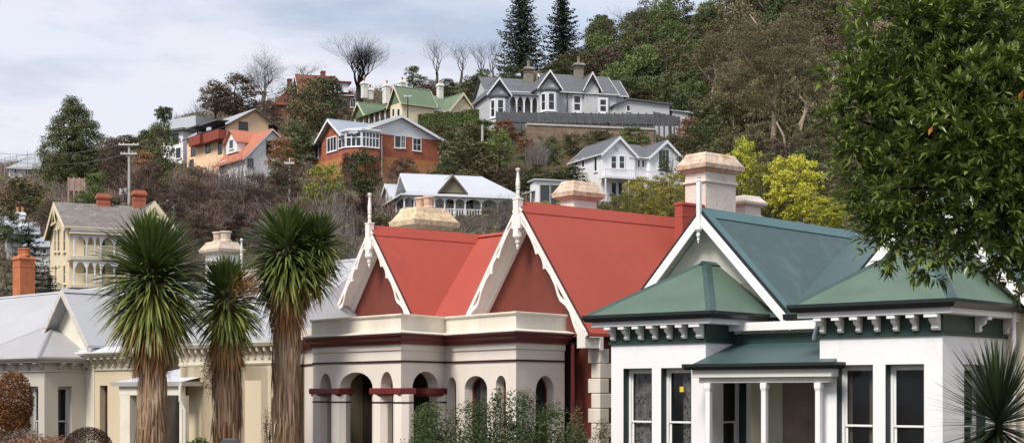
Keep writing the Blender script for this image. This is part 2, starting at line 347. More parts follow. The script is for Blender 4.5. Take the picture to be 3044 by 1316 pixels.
mat('roof_iron_front',(.42,.43,.45),.5,.09,.6,bump='corrX',bs=1/.076/3.2,bd=.014,col2=(.40,.40,.42),c2=(.6,.8),spec=.5)
mat('bay_iron',(.36,.36,.37),.5,.1,1.2,bump='noise',bs=30,bd=.004,col2=(.26,.26,.26),c2=(.6,.8)); mat('bay_white',(.66,.68,.75),.3,.06,1.2,spec=.6)
mat('trim_grey',(.50,.50,.48),.6,.1,2,col2=(.25,.23,.2),c2=(.6,.75)); mat('trim_cream',(.62,.56,.44),.6,.1,2,col2=(.4,.34,.25),c2=(.62,.8))
mat('weathered',(.58,.55,.50),.7,.15,3,col2=(.22,.14,.10),c2=(.55,.66)); mat('brown_paint',(.10,.05,.035),.5,.2,2)
mat('room_shade',(.012,.011,.011),.9,.1,1); mat('porch_shade',(.06,.05,.04),.9,.3,1.5); mat('porch_wall',(.66,.62,.48),.75,.1,1,col2=(.3,.2,.14),c2=(.6,.8))  # room colours here carry the darkness of unlit interiors
mat('curtain_grey',(.38,.37,.34),.8,.2,2.,stretch=(4,4,.4)); mat('curtain_cream',(.50,.44,.33),.8,.2,2.,stretch=(4,4,.4)); mat('curtain_lace',(.52,.52,.50),.8,.5,5.,col2=(.08,.08,.08),c2=(.52,.6)); mat('door_brown',(.27,.20,.145),.5,.3,2)
mat('yellow_note',(.75,.5,.04),.6,.1,2)
mat('steel_grey',(.08,.09,.095),.5,.2,2)
glassmat('glass',0); glassmat('clear_glass',.68,(.02,.022,.025))
mat('slate',(.115,.12,.135),.6,.18,1.2,col2=(.13,.13,.14),c2=(.5,.7)); mat('old_slate',(.165,.15,.14),.8,.22,.8,col2=(.25,.225,.20),c2=(.5,.66))
mat('white_iron',(.47,.50,.55),.5,.05,.6); mat('blue_iron',(.30,.34,.40),.45,.08,.5); mat('green_iron',(.13,.19,.115),.55,.12,.5,bump='corrX',bs=1/.2/3.2,bd=.02)
mat('grey_wall',(.50,.51,.52),.75,.06,.5); mat('black_wood',(.02,.02,.022),.6,.2,2); mat('stone_chim',(.23,.20,.16),.9,.3,2)
mat('apricot',(.84,.59,.38),.8,.05,.4); mat('balcony_red',(.27,.055,.035),.6,.2,2); mat('orange_tile',(.44,.165,.10),.8,.14,1.,bump='corrY',bs=1/.3/3.2,bd=.03); mat('iron_pale',(.34,.36,.38),.5,.1,.5)
brickmat('red_brick',(.32,.085,.045),(.38,.11,.06),(.33,.16,.11)); mat('orange_base',(.42,.19,.075),.85,.14,.7)
brickmat('old_brick',(.16,.055,.04),(.20,.075,.05),(.2,.12,.1)); mat('rust_tile',(.18,.06,.04),.85,.25,1.)
mat('villa_cream',(.72,.63,.44),.75,.08,.6,col2=(.5,.38,.24),c2=(.6,.8)); mat('olive_shingle',(.14,.135,.085),.85,.25,3); mat('brown_trim',(.15,.095,.075),.7,.2,2)
mat('concrete',(.40,.39,.35),.85,.15,1.5); brickmat('stone_wall',(.19,.135,.10),(.26,.19,.14),(.14,.12,.09),.7,.28)
mat('fence_grey',(.11,.115,.125),.7,.25,1.5); mat('pink_wood',(.36,.25,.21),.8,.2,2); mat('cable',(.25,.27,.29),.6)

# ---------------- ground: one sheet, flat street in front and the hillside rising behind
KD=.9
TC=[0,300,600,900,1200,1500,1800,2100,2400,2700]
TD=[80,110,130,150,175,190,200,210,222,240,270,310,360]
TT={0:[1325,1160,960,770,690,660,640,615,590,560,530,500,505],
300:[1325,1150,930,790,660,624,600,580,560,530,480,455,460],
600:[1325,1150,920,770,660,618,590,560,530,475,395,350,350],
900:[1325,1150,920,770,650,595,555,515,470,420,350,300,295],
1200:[1325,1150,930,770,655,600,545,490,430,375,325,280,275],
1500:[1325,1150,930,760,645,580,500,425,372,340,300,255,240],
1800:[1325,1140,920,750,640,605,490,415,372,340,270,170,130],
2100:[1325,1130,890,730,620,565,530,490,450,390,270,130,40],
2400:[1325,1130,880,720,600,545,510,475,440,380,250,100,-30],
2700:[1325,1130,880,720,590,535,500,460,420,360,220,60,-70]}
_tab=np.array([TT[c] for c in TC],float)
def ground_z(X,Y):
    if Y<66: return 0.
    D=min(Y/KD,360); px=min(max(X/Y*FP+CX,0),2700); i=min(int(px/300),8); u=px/300-i; u=u*u*(3-2*u)
    r=_tab[i]*(1-u)+_tab[i+1]*u; py=float(np.interp(D,TD,r)); Yr=min(Y,360*KD)
    z=(HZ-py)/FP*Yr+CZ
    if D<80: z*=max(0,(Y-66)/6.)
    if Y>360*KD: z=max(0,z-(Y-360*KD)*.06)
    return z if z>0 else 0.
def hill(px,D): Y=D*KD; X=(px-CX)/FP*Y; return X,Y,ground_z(X,Y)
xs=sorted(set([-3000,-2000,-1200,-700,-450,-300,-220,-180]+[i*2.5 for i in range(-60,61)]+[180,220,300,450,700,1200,2000,3000]))
ys=[-60,-20,0,20,40,60,66]+[66+i*2.5 for i in range(1,112)]+[360,400,460,560,700,900,1300,2000,3000,4500]
gm=MB(); rg=random.Random(5)
for y in ys:
    for x in xs:
        z=ground_z(x,y); 
        if 90<y<330: z+=rg.uniform(-.25,.25)
        gm.v.append((x,y,z))
nx=len(xs); gm.f=[(j*nx+i,j*nx+i+1,(j+1)*nx+i+1,(j+1)*nx+i) for j in range(len(ys)-1) for i in range(nx-1)]
mat('hill_ground',(.052,.050,.027),.95,.5,.05,col2=(.085,.06,.038),c2=(.42,.6),bump='noise',bs=.6,bd=.5,spec=.1)
g=gm.build('ground','hill_ground',None,smooth=True); g['kind']='structure'

# ---------------- foreground: helper shapes
def bay(H,x0,x1,yf,yb,zg,z,pre,hipd,ridge_z,wall,frieze,fascia,gutter,roof,front,side,bracket,nb,nbs,wzb=None,rev=.2,reveal='dark_green',frame='paint_white',curt='curtain_grey',blind=False,cr=(0,.95)):
    """rectangular bay: walls with real window openings, frieze, brackets, fascia, gutter and a hipped roof. z: head,rail,sill,wall_top,frieze_top,fascia_top,gut_top"""
    F=FR(yf); S=RT(x1); W=MB()
    fo=[(a,b,z['sill'],z['head'],0) for a,b in front]; so=[(a,b,z['sill'],z['head'],0) for a,b in side]
    wallp(W,F,x0,x1,zg,z['wt'],fo,.26); wallp(W,S,yf+.26,yb,zg,z['wt'],so,.26); W.ext(rectmb(yf+.26,yb,zg,z['wt']),LF(x0),0,-.26)
    W.build('bay_wall',MATS[wall],H.e)
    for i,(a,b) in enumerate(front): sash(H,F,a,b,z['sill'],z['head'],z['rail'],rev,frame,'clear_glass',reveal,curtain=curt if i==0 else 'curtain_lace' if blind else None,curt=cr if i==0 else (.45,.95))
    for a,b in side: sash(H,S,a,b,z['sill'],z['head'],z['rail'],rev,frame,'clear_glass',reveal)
    P=[(x0,yb),(x0,yf),(x1,yf),(x1,yb)]
    def sw(nm,m,prof,**k): q=MB(); q.sweep(P,prof); return q.build(nm,MATS[m],H.e,**k)
    sw('frieze',frieze,[(-.2,z['wt']+.001),(.05,z['wt']+.001),(.05,z['wt']+.06),(.02,z['wt']+.07),(.02,z['ft']),(-.2,z['ft'])])
    sw('fascia',fascia,[(-.1,z['ft']+.001),(.34,z['ft']+.001),(.34,z['fat']),(-.1,z['fat'])],bevel=.006)
    g0=z['fat']+.002; gt=z['gt']
    sw('gutter',gutter,[(.30,g0),(.44,g0),(.50,g0+(gt-g0)*.55),(.50,gt),(.47,gt),(.45,g0+.04),(.30,g0+.04)])
    # roof
    e=.44; A=[(x0-e,yf-e),(x1+e,yf-e),(x1+e,yb),(x0-e,yb)]; xm=(x0+x1)/2; t=.05
    q=MB(); vs=[(a,b,gt-.03) for a,b in A]+[(xm-.05,yf+hipd,ridge_z),(xm+.05,yf+hipd,ridge_z),(xm+.05,yb,ridge_z),(xm-.05,yb,ridge_z)]
    q.add(vs,[(0,1,5,4),(1,2,6,5),(3,0,4,7),(4,5,6,7),(0,3,2,1),(2,3,7,6)]); q.build('bay_roof',MATS[roof],H.e)
    q=MB()
    def cap(p,r,wd):
        p=Vector(p); r=Vector(r); d=(r-p).normalized(); s=d.cross(Vector((0,0,1))).normalized()*wd; u=s.cross(d).normalized(); u=u if u.z>0 else -u
        v=[p-s-u*.06,p+u*.035,p+s-u*.06]; w_=[r-s-u*.06,r+u*.035,r+s-u*.06]; q.add(v+w_,[(0,1,4,3),(1,2,5,4),(0,3,5,2),(0,2,1),(3,4,5)])
    cap((x0-e,yf-e,gt-.02),(xm-.05,yf+hipd,ridge_z+.01),.10); cap((x1+e,yf-e,gt-.02),(xm+.05,yf+hipd,ridge_z+.01),.13); cap((xm,yf+hipd-.1,ridge_z+.03),(xm,yb,ridge_z+.03),.13)
    q.build('hip_flashing',MATS[gutter if False else roof+'_cap'],H.e)
    # brackets: scrolled corbels under the fascia
    if bracket:
        h=z['ft']-z['wt']-.10; zt=z['ft']-.002
        prof=[(0,zt),(.27,zt),(.28,zt-.10*h),(.21,zt-.16*h),(.225,zt-.32*h),(.20,zt-.48*h),(.12,zt-.60*h),(.105,zt-.74*h),(.13,zt-.86*h),(.09,zt-1.0*h),(0,zt-1.02*h)]
        def corb(T,s,wd=.10):
            q=MB(); n=len(prof)
            vs=[T(s-wd/2,.021+d,z_) for d,z_ in prof]+[T(s+wd/2,.021+d,z_) for d,z_ in prof]
            q.add(vs,[tuple(range(n)),tuple(range(2*n-1,n-1,-1))]+[(i,(i+1)%n,n+(i+1)%n,n+i) for i in range(n)])
            q.fb(T,s-wd*.9,s+wd*.9,.20,.33,zt-.22*h,zt-.003)
            q.build('bracket',MATS[bracket],H.e,bevel=.006)
        for i in range(nb): corb(F,x0+.12+(x1-x0-.24)*i/(nb-1) if i<nb-1 else x1-.1,.16 if i==nb-1 else .10)
        for i in range(nbs): corb(S,yf+.1+(yb-yf-.25)*(i+.999)/nbs)
def finial(H,name,m,x,y,z0,z1,r=.07,parent=None):
    q=MB(); h=z1-z0
    prof=[(r*.8,0),(r*.8,.04),(r*1.,.06),(r*.6,.09),(r*.78,.16),(r*.85,.24),(r*.5,.29),(r*.95,.31),(r*.95,.335),(r*.7,.35),(r*.9,.42),(r*.9,.5),(r*.45,.86),(r*.4,.89),(r*.85,.90),(r*.85,.912),(r*.5,.92),(r*.9,.945),(r*.98,.965),(r*.8,.985),(r*.2,1.)]
    q.lathe(x,y,[(a,z0+b*h) for a,b in prof],12); return q.build(name,MATS[m],parent or H.e,smooth=False)
def pendant(H,m,x,y,z1,h,r=.08,parent=None):
    q=MB(); prof=[(.01,0),(r*.3,.06),(r*.35,.14),(r*.6,.2),(r*.35,.3),(r*.75,.42),(r*.85,.5),(r*.5,.6),(r*1.2,.72),(r*1.6,.8),(r*1.6,1.)]
    q.lathe(x,y,[(a,z1-h+b*h) for a,b in prof],12); return q.build('pendant',MATS[m],parent or H.e)
def mainroof(H,x0,x1,y0,ym,y1,ze,zr,m,trimm,wallm,zb=0,oh=.35,nm='main_roof'):
    """ridge along x, unequal slopes allowed"""
    q=MB(); t=.09
    q.add([(x0,y0-oh,ze),(x1,y0-oh,ze),(x1,ym,zr),(x0,ym,zr),(x0,y0-oh,ze+t),(x1,y0-oh,ze+t),(x1,ym,zr+t),(x0,ym,zr+t)],[(0,1,2,3),(4,5,6,7),(0,1,5,4),(0,3,7,4),(1,2,6,5)])
    q.add([(x0,ym,zr),(x1,ym,zr),(x1,y1+oh,ze),(x0,y1+oh,ze),(x0,ym,zr+t),(x1,ym,zr+t),(x1,y1+oh,ze+t),(x0,y1+oh,ze+t)],[(0,1,2,3),(4,5,6,7),(2,3,7,6),(0,3,7,4),(1,2,6,5)])
    q.build(nm,MATS[m],H.e)
    q=MB(); q.ext([(ym-.15,zr+t-.05),(ym,zr+t+.05),(ym+.15,zr+t-.05)],lambda s,d,z:(d,s,z),x0,x1); q.build('ridge_cap',MATS[m+'_cap'] if m+'_cap' in MATS else MATS[m],H.e)
    W=H.p('wall',wallm); W.ext([(y0,zb),(y1,zb),(y1,ze-.02),(ym,zr-.05),(y0,ze-.02)],lambda s,d,z:(d,s,z),x0+.15,x1-.15)
mat('roof_sage_cap',(.035,.075,.068),.45,.15,1.5,col2=(.16,.2,.24),c2=(.62,.72)); mat('bay_iron_cap',(.30,.30,.31),.5,.1,2); mat('bay_white_cap',(.5,.5,.52),.5,.1,2)
mat('roof_teal_cap',(.07,.15,.155),.42,.12,1); mat('roof_teal_front_cap',(.07,.15,.155),.42,.12,1)

# ---------------- the white and green cottage
G=House('cottage','white rendered cottage with teal and green iron roofs and dark green trim',2118,36.96,0,42,'cottage')
yf1=-2.4; xb1=1.46; xb0=G.x(1817,yf1)
def gz(py,x=xb1,y=yf1): return G.zl(py,x,y)
Z=dict(head=gz(1091),rail=gz(1256),sill=gz(1091)-2.1,wt=gz(1017),ft=gz(963),fat=gz(947),gt=gz(926))
S1=RT(xb1)
rz=G.zl(785,0,-.35)
bay(G,xb0,xb1,yf1,.0,0,Z,'a',1.9,rz,'wall_white','dark_green','paint_white','black_trim','roof_sage',
    [(G.x(1853,yf1),G.x(1938,yf1)),(G.x(1965,yf1),G.x(2055,yf1))],[(G.s(2150,S1),G.s(2219,S1))],'paint_white',7,2,curt='curtain_lace',blind=True)
yf2=-2.92; x20=G.x(2437,yf2); x21=G.x(2802,yf2); S2=RT(x21)
bay(G,x20,x21,yf2,.0,0,Z,'b',1.9,rz+.1,'wall_white','dark_green','paint_white','black_trim','roof_sage',
    [(G.x(2487,yf2),G.x(2595,yf2)),(G.x(2632,yf2),G.x(2747,yf2))],[(G.s(2866,S2),G.s(2930,S2))],'paint_white',7,2,curt='curtain_cream',cr=((0,.14),(.72,.98)))
q=MB(); T=FR(yf1); a=G.x(2004,yf1); q.fb(T,a,a+.11,-.232,-.236+.02,G.zl(1164,a,yf1),G.zl(1148,a,yf1)); tag(q.build('note','yellow_note',G.e),'yellow note stuck in the window')
# gable 1 and 2 roofs
yo=-.45; 
def ggable(xc,zr,hw,ze,mright=True):
    m=(zr-ze)/hw; q=MB(); t=.10; yb_=9.5
    for sg in (-1,1):
        vs=[(xc,yo,zr),(xc+sg*hw,yo,ze),(xc+sg*hw,yb_,ze),(xc,yb_,zr)]; q.add(vs+[(v[0],v[1],v[2]+t) for v in vs],[(0,1,2,3),(4,5,6,7),(0,1,5,4),(1,2,6,5),(3,0,4,7)])
    q.build('roof',MATS['roof_teal'],G.e)
    q=MB(); q.ext([(xc-.2,zr+t-.2*m+.03),(xc,zr+t+.07),(xc+.2,zr+t-.2*m+.03),(xc,zr+t)],lambda s,d,z:(s,d,z),yo,yb_)
    # rolled verge flashing along the slopes
    for sg in (-1,1):
        q.ext([(xc,zr+t+.005),(xc+sg*hw,ze+t+.005),(xc+sg*hw,ze+t+.035),(xc,zr+t+.035)],lambda s,d,z:(s,d,z),yo,yo+.32)
    q.build('ridge_cap',MATS['roof_teal_cap'],G.e)
    q=MB()
    for sg in (-1,1): q.ext([(xc,zr+t+.03),(xc+sg*(hw+.03),ze+t+.03),(xc+sg*(hw+.03),ze-.02),(xc,zr-.02)],lambda s,d,z:(s,d,z),yo-.035,yo-.002)
    q.build('verge_edge',MATS['black_trim'],G.e)
    for sg in (-1,1):
        q=MB(); q.ext([(xc,zr+.03),(xc+sg*(hw+.01),ze+.03),(xc+sg*(hw+.01),ze-.26),(xc,zr-.26)],lambda s,d,z:(s,d,z),yo-.07,yo-.036); q.build('bargeboard',MATS['paint_white'],G.e,bevel=.005)
    q=MB()
    for sg in (-1,1): q.ext([(xc,zr-.012),(xc+sg*hw,ze-.012),(xc+sg*hw,ze-.03),(xc,zr-.03)],lambda s,d,z:(s,d,z),yo+.002,-.001)
    q.build('soffit',MATS['trim_grey'],G.e)
    W=MB(); wx=hw-.25; zs=zr-.2*1.0-wx*m*0; zsplit=ze+(zr-ze)*.36
    W.ext([(xc-wx,0),(xc+wx,0),(xc+wx,zr-.05-wx*m),(xc+(zr-.05-zsplit)/m,zsplit),(xc-(zr-.05-zsplit)/m,zsplit),(xc-wx,zr-.05-wx*m)],lambda s,d,z:(s,d,z),0.02,.25); W.build('wall',MATS['cream_pale'],G.e)
    W=MB(); k=(zr-.05-zsplit)/m; W.ext([(xc-k,zsplit),(xc+k,zsplit),(xc,zr-.05)],lambda s,d,z:(s,d,z),0.0,.24); W.build('gable_wall',MATS['gable_boards'],G.e)
x_ap=G.x(2083,yo); zr_=G.zl(632,x_ap,yo)-.03; hwr=G.x(2352,yo)-x_ap; zer=G.zl(982,x_ap+hwr,yo)+.22
ggable(x_ap,zr_,hwr,zer)
x_ap2=G.x(2759,yo); ggable(x_ap2,zr_,hwr,zer)
q=MB(); fx=x_ap; q.ext([(fx-.05,zr_-.3),(fx+.05,zr_-.3),(fx+.05,zr_+.75),(fx-.05,zr_+.75)],lambda s,d,z:(s,d,z),yo-.12,yo-.02); 
q.build('finial_post',MATS['paint_white'],G.e,bevel=.006); finial(G,'finial','paint_white',fx,yo-.07,zr_+.74,G.zl(528,fx,yo),.05); pendant(G,'paint_white',fx,yo-.1,zr_-.3,.42,.06)
ym=G.y(2540,x_ap); mainroof(G,x_ap+.1,x_ap2-.1,0.4,ym,ym+6,zer+.1,zr_-.02,'roof_teal_front','paint_white','cream_pale',oh=.9)
mainroof(G,x_ap2+.1,x_ap2+6,0.4,ym,ym+6,zer+.1,zr_-.02,'roof_teal_front','paint_white','cream_pale',oh=.4)
q=MB(); q.sweep([(x_ap+hwr-.1,-.52),(x_ap2-hwr+.1,-.52)],[(0,zer+.02),(.12,zer+.02),(.15,zer+.15),(0,zer+.17)]); q.build('gutter',MATS['black_trim'],G.e)
# porch between the bays
yp=-3.35; px0=G.x(2045,yp); px1=G.x(2476,yp); zg1=G.zl(1078,G.x(2262,yp),yp); zgb=G.zl(1096,G.x(2262,yp),yp)
ytop=-1.3; ztop=G.zl(1019,G.x(2330,ytop),ytop)
q=MB(); t=.05
A=[(px0+.05,yp-.02,zg1-.03),(px1-.05,yp-.02,zg1-.03),(x20-.01,ytop,ztop),(xb1+.01,ytop,ztop)]
q.add([(a,b,c) for a,b,c in A]+[(a,b,c-t) for a,b,c in A],[(0,1,2,3),(4,5,6,7),(0,1,5,4),(1,2,6,5),(3,0,4,7),(2,3,7,6)]); q.build('porch_roof',MATS['roof_teal_front'],G.e)
q=MB(); q.sweep([(px0,yp+.6),(px0,yp),(px1,yp),(px1,yp+.35)],[(-.1,zgb),(.05,zgb),(.10,zgb+(zg1-zgb)*.5),(.10,zg1),(.06,zg1),(.04,zgb+.03),(-.1,zgb+.03)]); q.build('porch_gutter',MATS['black_trim'],G.e)
q=MB(); q.sweep([(px0+.12,yp+.6),(px0+.12,yp+.1),(px1-.12,yp+.1),(px1-.12,yp+.35)],[(-.1,zgb-.17),(.05,zgb-.17),(.05,zgb-.002),(-.1,zgb-.002)]); q.sweep([(px0+.2,yp+.6),(px0+.2,yp+.18),(px1-.2,yp+.18),(px1-.2,yp+.35)],[(-.08,zgb-.29),(.02,zgb-.29),(.02,zgb-.172),(-.08,zgb-.172)]); q.build('porch_beam',MATS['offwhite'],G.e,bevel=.006)
for ppx in (2107,2273,2434):
    c=G.x(ppx,yp+.2); q=MB(); y0=yp+.2; q.box(c-.075,c+.075,y0-.075,y0+.075,0,1.1); q.lathe(c,y0,[(.105,1.1),(.082,1.16),(.082,2.54),(.105,2.6)],4,PI/4); q.box(c-.075,c+.075,y0-.075,y0+.075,2.6,zgb-.292); q.build('porch_post',MATS['paint_white'],G.e,bevel=.008)
q=MB(); q.fb(FR(-.55),xb1,x20,-.1,0,0,zgb+.2); q.build('porch_back_wall',MATS['porch_wall'],G.e)
dx0=G.x(2330,-.55); q=MB(); q.fb(FR(-.55),dx0,x20-.05,.005,.05,.3,3.0); dq=q.build('front_door',MATS['door_brown'],G.e);  # brown also stands for shadowed porch wall; the shade is in its colour
zgr=G.zl(988,G.x(2350,-1.3),-1.3); q=MB(); q.fb(FR(-1.2),xb1,x20,0,-.08,zgr,zer-.25); q.build('upper_wall',MATS['cream_pale'],G.e)
q=MB(); q.fb(FR(-1.2),xb1,x20,.0,.3,zer-.24,zer-.05); q.build('fascia',MATS['paint_white'],G.e)
q=MB(); q.fb(FR(-1.3),xb1,x20,0,-.08,ztop-.1,zgr); q.build('fascia_band',MATS['dark_green'],G.e)
# downpipes: short offsets hanging from the bay gutters
for (bx,by,pp) in ((xb1+.42,-.25,0),(x20-.42,-2.3,0),(x21+.35,-.4,1)):
    q=MB(); q.tube([(bx,by,Z['gt']-.1),(bx,by,Z['ft']-.1),(bx+(.0),by-.12,Z['ft']-.32),(bx,by-.15,Z['ft']-.42)] if not pp else [(bx,by,Z['gt']-.1),(bx,by,0)],.045,10); q.build('downpipe',MATS['paint_white'],G.e,smooth=False)
G.finish()

# ---------------- the red and cream cottage
RH=House('cottage','cream stuccoed cottage with a red iron roof and fretted bargeboards on two steep gables',1543,41.5,0,50,'cottage')
A2=0.0; yo=-.5
xg2=RH.x(1543,yo); xg1=RH.x(1102,yo); zA=RH.zl(612,xg2,yo); zB=RH.zl(682,xg1,yo)
hw2=RH.x(1752,yo)-xg2; ze2=RH.zl(1010,xg2+hw2,yo)+.1; m2=(zA-ze2)/hw2; hw1=hw2*.86; ze1=zB-hw1*m2
def rgable(xc,zr,hw,ze,yb_,post):
    m=(zr-ze)/hw; t=.08; T=lambda s,d,z:(s,d,z)
    q=MB()
    for sg in (-1,1):
        vs=[(xc,yo,zr),(xc+sg*hw,yo,ze),(xc+sg*hw,yb_,ze),(xc,yb_,zr)]; q.add(vs+[(v[0],v[1],v[2]+t) for v in vs],[(0,1,2,3),(4,5,6,7),(0,1,5,4),(1,2,6,5),(3,0,4,7)])
    q.build('roof',MATS['roof_red'],RH.e)
    q=MB(); q.ext([(xc-.22,zr+t-.22*m+.03),(xc,zr+t+.06),(xc+.22,zr+t-.22*m+.03),(xc,zr+t-.01)],T,yo,yb_); q.build('ridge_cap',MATS['ridge_red'] if 0 else MATS['roof_red'],RH.e)
    q=MB(); q.ext([(xc+.215,zr+t-.22*m+.04),(xc+.235,zr+t-.235*m+.045),(xc+.235,zr+t-.235*m+.01),(xc+.215,zr+t-.22*m)],T,yo,yb_); q.build('ridge_seam',MATS['ridge_red'],RH.e)
    q=MB()
    for sg in (-1,1): q.ext([(xc,zr+t+.02),(xc+sg*hw,ze+t+.02),(xc+sg*hw,ze-.02),(xc,zr-.02)],T,yo-.03,yo-.002)
    q.build('verge_edge',MATS['dark_red'],RH.e)
    # fretted bargeboards: scalloped inner edge and slots cut right through
    L_=math.hypot(hw,zr-ze); c=hw/L_; s_=(zr-ze)/L_
    KS=.76; K=[(0,.34),(.06,.36),(.10,.24),(.16,.20),(.24,.21),(.30,.25),(.345,.33),(.35,.20),(.40,.19),(.44,.27),(.455,.36),(.462,.24),(.52,.20),(.60,.24),(.66,.34),(.70,.36),(.75,.24),(.80,.22),(.88,.34),(.93,.38),(1.,.36)]
    SL=[(.08,.19,.07,.05),(.27,.36,.09,.04),(.44,.50,.09,.03),(.60,.73,.10,.10),(.86,.96,.13,.05)]
    n=90
    for sg in (-1,1):
        q=MB()
        def P(tt,off): return (xc+sg*(tt*L_*c-off*s_),zr+.03-tt*L_*s_-off*c)
        for i in range(n):
            a=i/n; b=(i+1)/n; wa=KS*float(np.interp(a,[k[0] for k in K],[k[1] for k in K])); wb=KS*float(np.interp(b,[k[0] for k in K],[k[1] for k in K]))
            def slot(u):
                for p0,p1,of,hh in SL:
                    if p0<=u<=p1: r=math.sin(PI*(u-p0)/(p1-p0)); return of,of+hh*r
                return .1,.1
            (a0,a1),(b0,b1)=slot(a),slot(b)
            mn=0 if a*L_*1.0>.0 else 0
            q.ext([P(a,0),P(b,0),P(b,b0),P(a,a0)],T,yo-.075,yo-.032); q.ext([P(a,a1),P(b,b1),P(b,wb),P(a,wa)],T,yo-.075,yo-.032)
        q.build('bargeboard',MATS['barge_cream'],RH.e)
    q=MB()
    for sg in (-1,1): q.ext([(xc,zr-.012),(xc+sg*hw,ze-.012),(xc+sg*hw,ze-.03),(xc,zr-.03)],T,yo+.002,-.003); q.ext([(xc+sg*.2,zr-.35-.2*m),(xc+sg*hw,ze-.35),(xc+sg*hw,ze-.03),(xc+sg*.2,zr-.03-.2*m)],T,-.12,-.004)
    q.build('soffit',MATS['barge_cream'],RH.e)
    W=MB(); wx=hw-.12; W.ext([(xc-wx,0),(xc+wx,0),(xc+wx,zr-.05-wx*m),(xc,zr-.05),(xc-wx,zr-.05-wx*m)],T,0,.25); W.build('gable_wall',MATS['gable_red'],RH.e)
    # post, finial, pendant
    q=MB(); q.box(xc-.10,xc+.10,yo-.14,yo+.06,zr-.75,zr+.16); q.box(xc-.115,xc+.115,yo-.155,yo+.075,zr+.16,zr+.20); q.box(xc-.17,xc+.17,yo-.13,yo-.02,zr-.62,zr-.28); q.build('finial_post',MATS['barge_cream'],RH.e,bevel=.01)
    finial(RH,'finial','barge_cream',xc,yo-.04,zr+.20,post,.068); pendant(RH,'barge_cream',xc,yo-.05,zr-.75,.42,.085)
rgable(xg2,zA,hw2,ze2,10,RH.zl(500,xg2,yo)); rgable(xg1,zB,hw1,ze1,5,RH.zl(574,xg1,yo))
yr=RH.y(1425,xg1); mainroof(RH,xg1-.1,xg2,0.1,yr,yr+6.5,ze1-.1,zB-.02,'roof_red','barge_cream','gable_red',oh=.3)
q=MB(); q.tube([(xg2-.3,yr-.5,zB-.25),(xg2-1.0,yr-1.0,zB-.5)],.02); q.build('roof_flashing',MATS['offwhite'],RH.e)
# right end wall with quoins
zq=RH.zl(1036,xg2+hw2-.2,0); xe=xg2+hw2-.14
q=MB(); q.box(xe-.9,xe-.002,.26,9.8,0,ze2-.05); q.build('side_wall',MATS['gable_red'],RH.e)
hq=.385
for i in range(9):
    z1=zq-i*hq; w1,w2=(.42,.30) if i%2==0 else (.30,.46); q=MB()
    q.add([],[]); q.box(xe-w1,xe+.035,-.035,.0+w2,z1-hq+.012,z1); q.build('quoin',MATS['stucco'],RH.e,bevel=.015)
q=MB(); q.ext([(xe-.25,zq+.004),(xe+.06,zq+.004),(xe+.06,ze2+.15),(xe-.25,ze2+.5)],lambda s,d,z:(s,d,z),yo-.08,-.04); q.build('barge_foot',MATS['barge_cream'],RH.e,bevel=.01)
# chimneys
def ch(px,Y,wx,wy,ptop,pbase,**k):
    x,y=RH.loc(px,Y); return RH.chimney(x,y,wx,wy,RH.zl(pbase,x,y)-.8,RH.zl(ptop,x,y),**k)
ch(2112,44.,.80,1.30,462,620,m='chim_plaster',capm='cap_rust',cap=.18,caph=.55)
ch(2222,45.5,.45,.7,584,620,m='chim_plaster',capm='chim_plaster',cap=.14,caph=.32)
ch(1720,48,.62,1.0,542,620,m='stucco',capm='cap_rust',cap=.19,caph=.6)
ch(1262,56,1.0,1.5,622,690,m='parapet',capm='cap_ochre',cap=.28,caph=.8,pots=2,potm='terracotta_pale',ph=.45,pr=.2)
ch(2060,43.2,.3,1.2,0 or 606,660,m='roof_red',capm='roof_red',cap=.02,caph=.1)
# porch: zigzag plan in world coordinates turned into house coordinates
PW=[(931,42.0),(1192,38.7),(1323,40.4),(1534,37.6),(1678,39.2)]
PL=[RH.loc(p,y) for p,y in PW]
def zz(py,i): return RH.zl(py,*PL[i])
z_par=zz(932,1); z_cot=zz(991,1); z_cob=zz(1021,1); z_st1=zz(1069.5,1); z_st0=zz(1075,1); z_cap1=zz(1152,1); z_cap0=zz(1171,1); zarch=zz(1105,1)
th=.34
segs=[SEG(PL[i],PL[i+1]) for i in range(4)]
def sp(px,k,d=0): return RH.s(px,segs[k],d)
W=MB()
def arc(k,a,b,top,spring): s0,s1=sp(a,k),sp(b,k); return (s0,s1,0.0,top,top-spring)
ops=[[arc(0,951.5,985,zarch,z_cap1),arc(0,1009,1108,zarch+.02,z_cap1),arc(0,1131,1168,zarch+.02,z_cap1)],[arc(1,1226,1304,zarch+.03,z_cap1)],[],[]]
for k,lst in ((2,[(1330,1356,1120,.19),(1381,1448,1116,.26),(1474,1504,1115,.2)]),(3,[(1592,1648,1116,.3)])):
    for a,b,top,ar in lst:
        s0,s1=sp(a,k),sp(b,k); zt=RH.z(top,segs[k],(s0+s1)/2); ops[k].append((s0,s1,.95,zt,ar*min(1.,(s1-s0))*1.3 if k==2 and b-a>50 else (s1-s0)/2*1.1))
TOPW=z_cob+.1
def turn(k):
    if k<0 or k>2: return 0
    a,b=segs[k].d,segs[k+1].d; return th*math.tan(math.atan2(a[0]*b[1]-a[1]*b[0],a[0]*b[0]+a[1]*b[1])/2)
def mit(k): return (turn(k-1),turn(k))
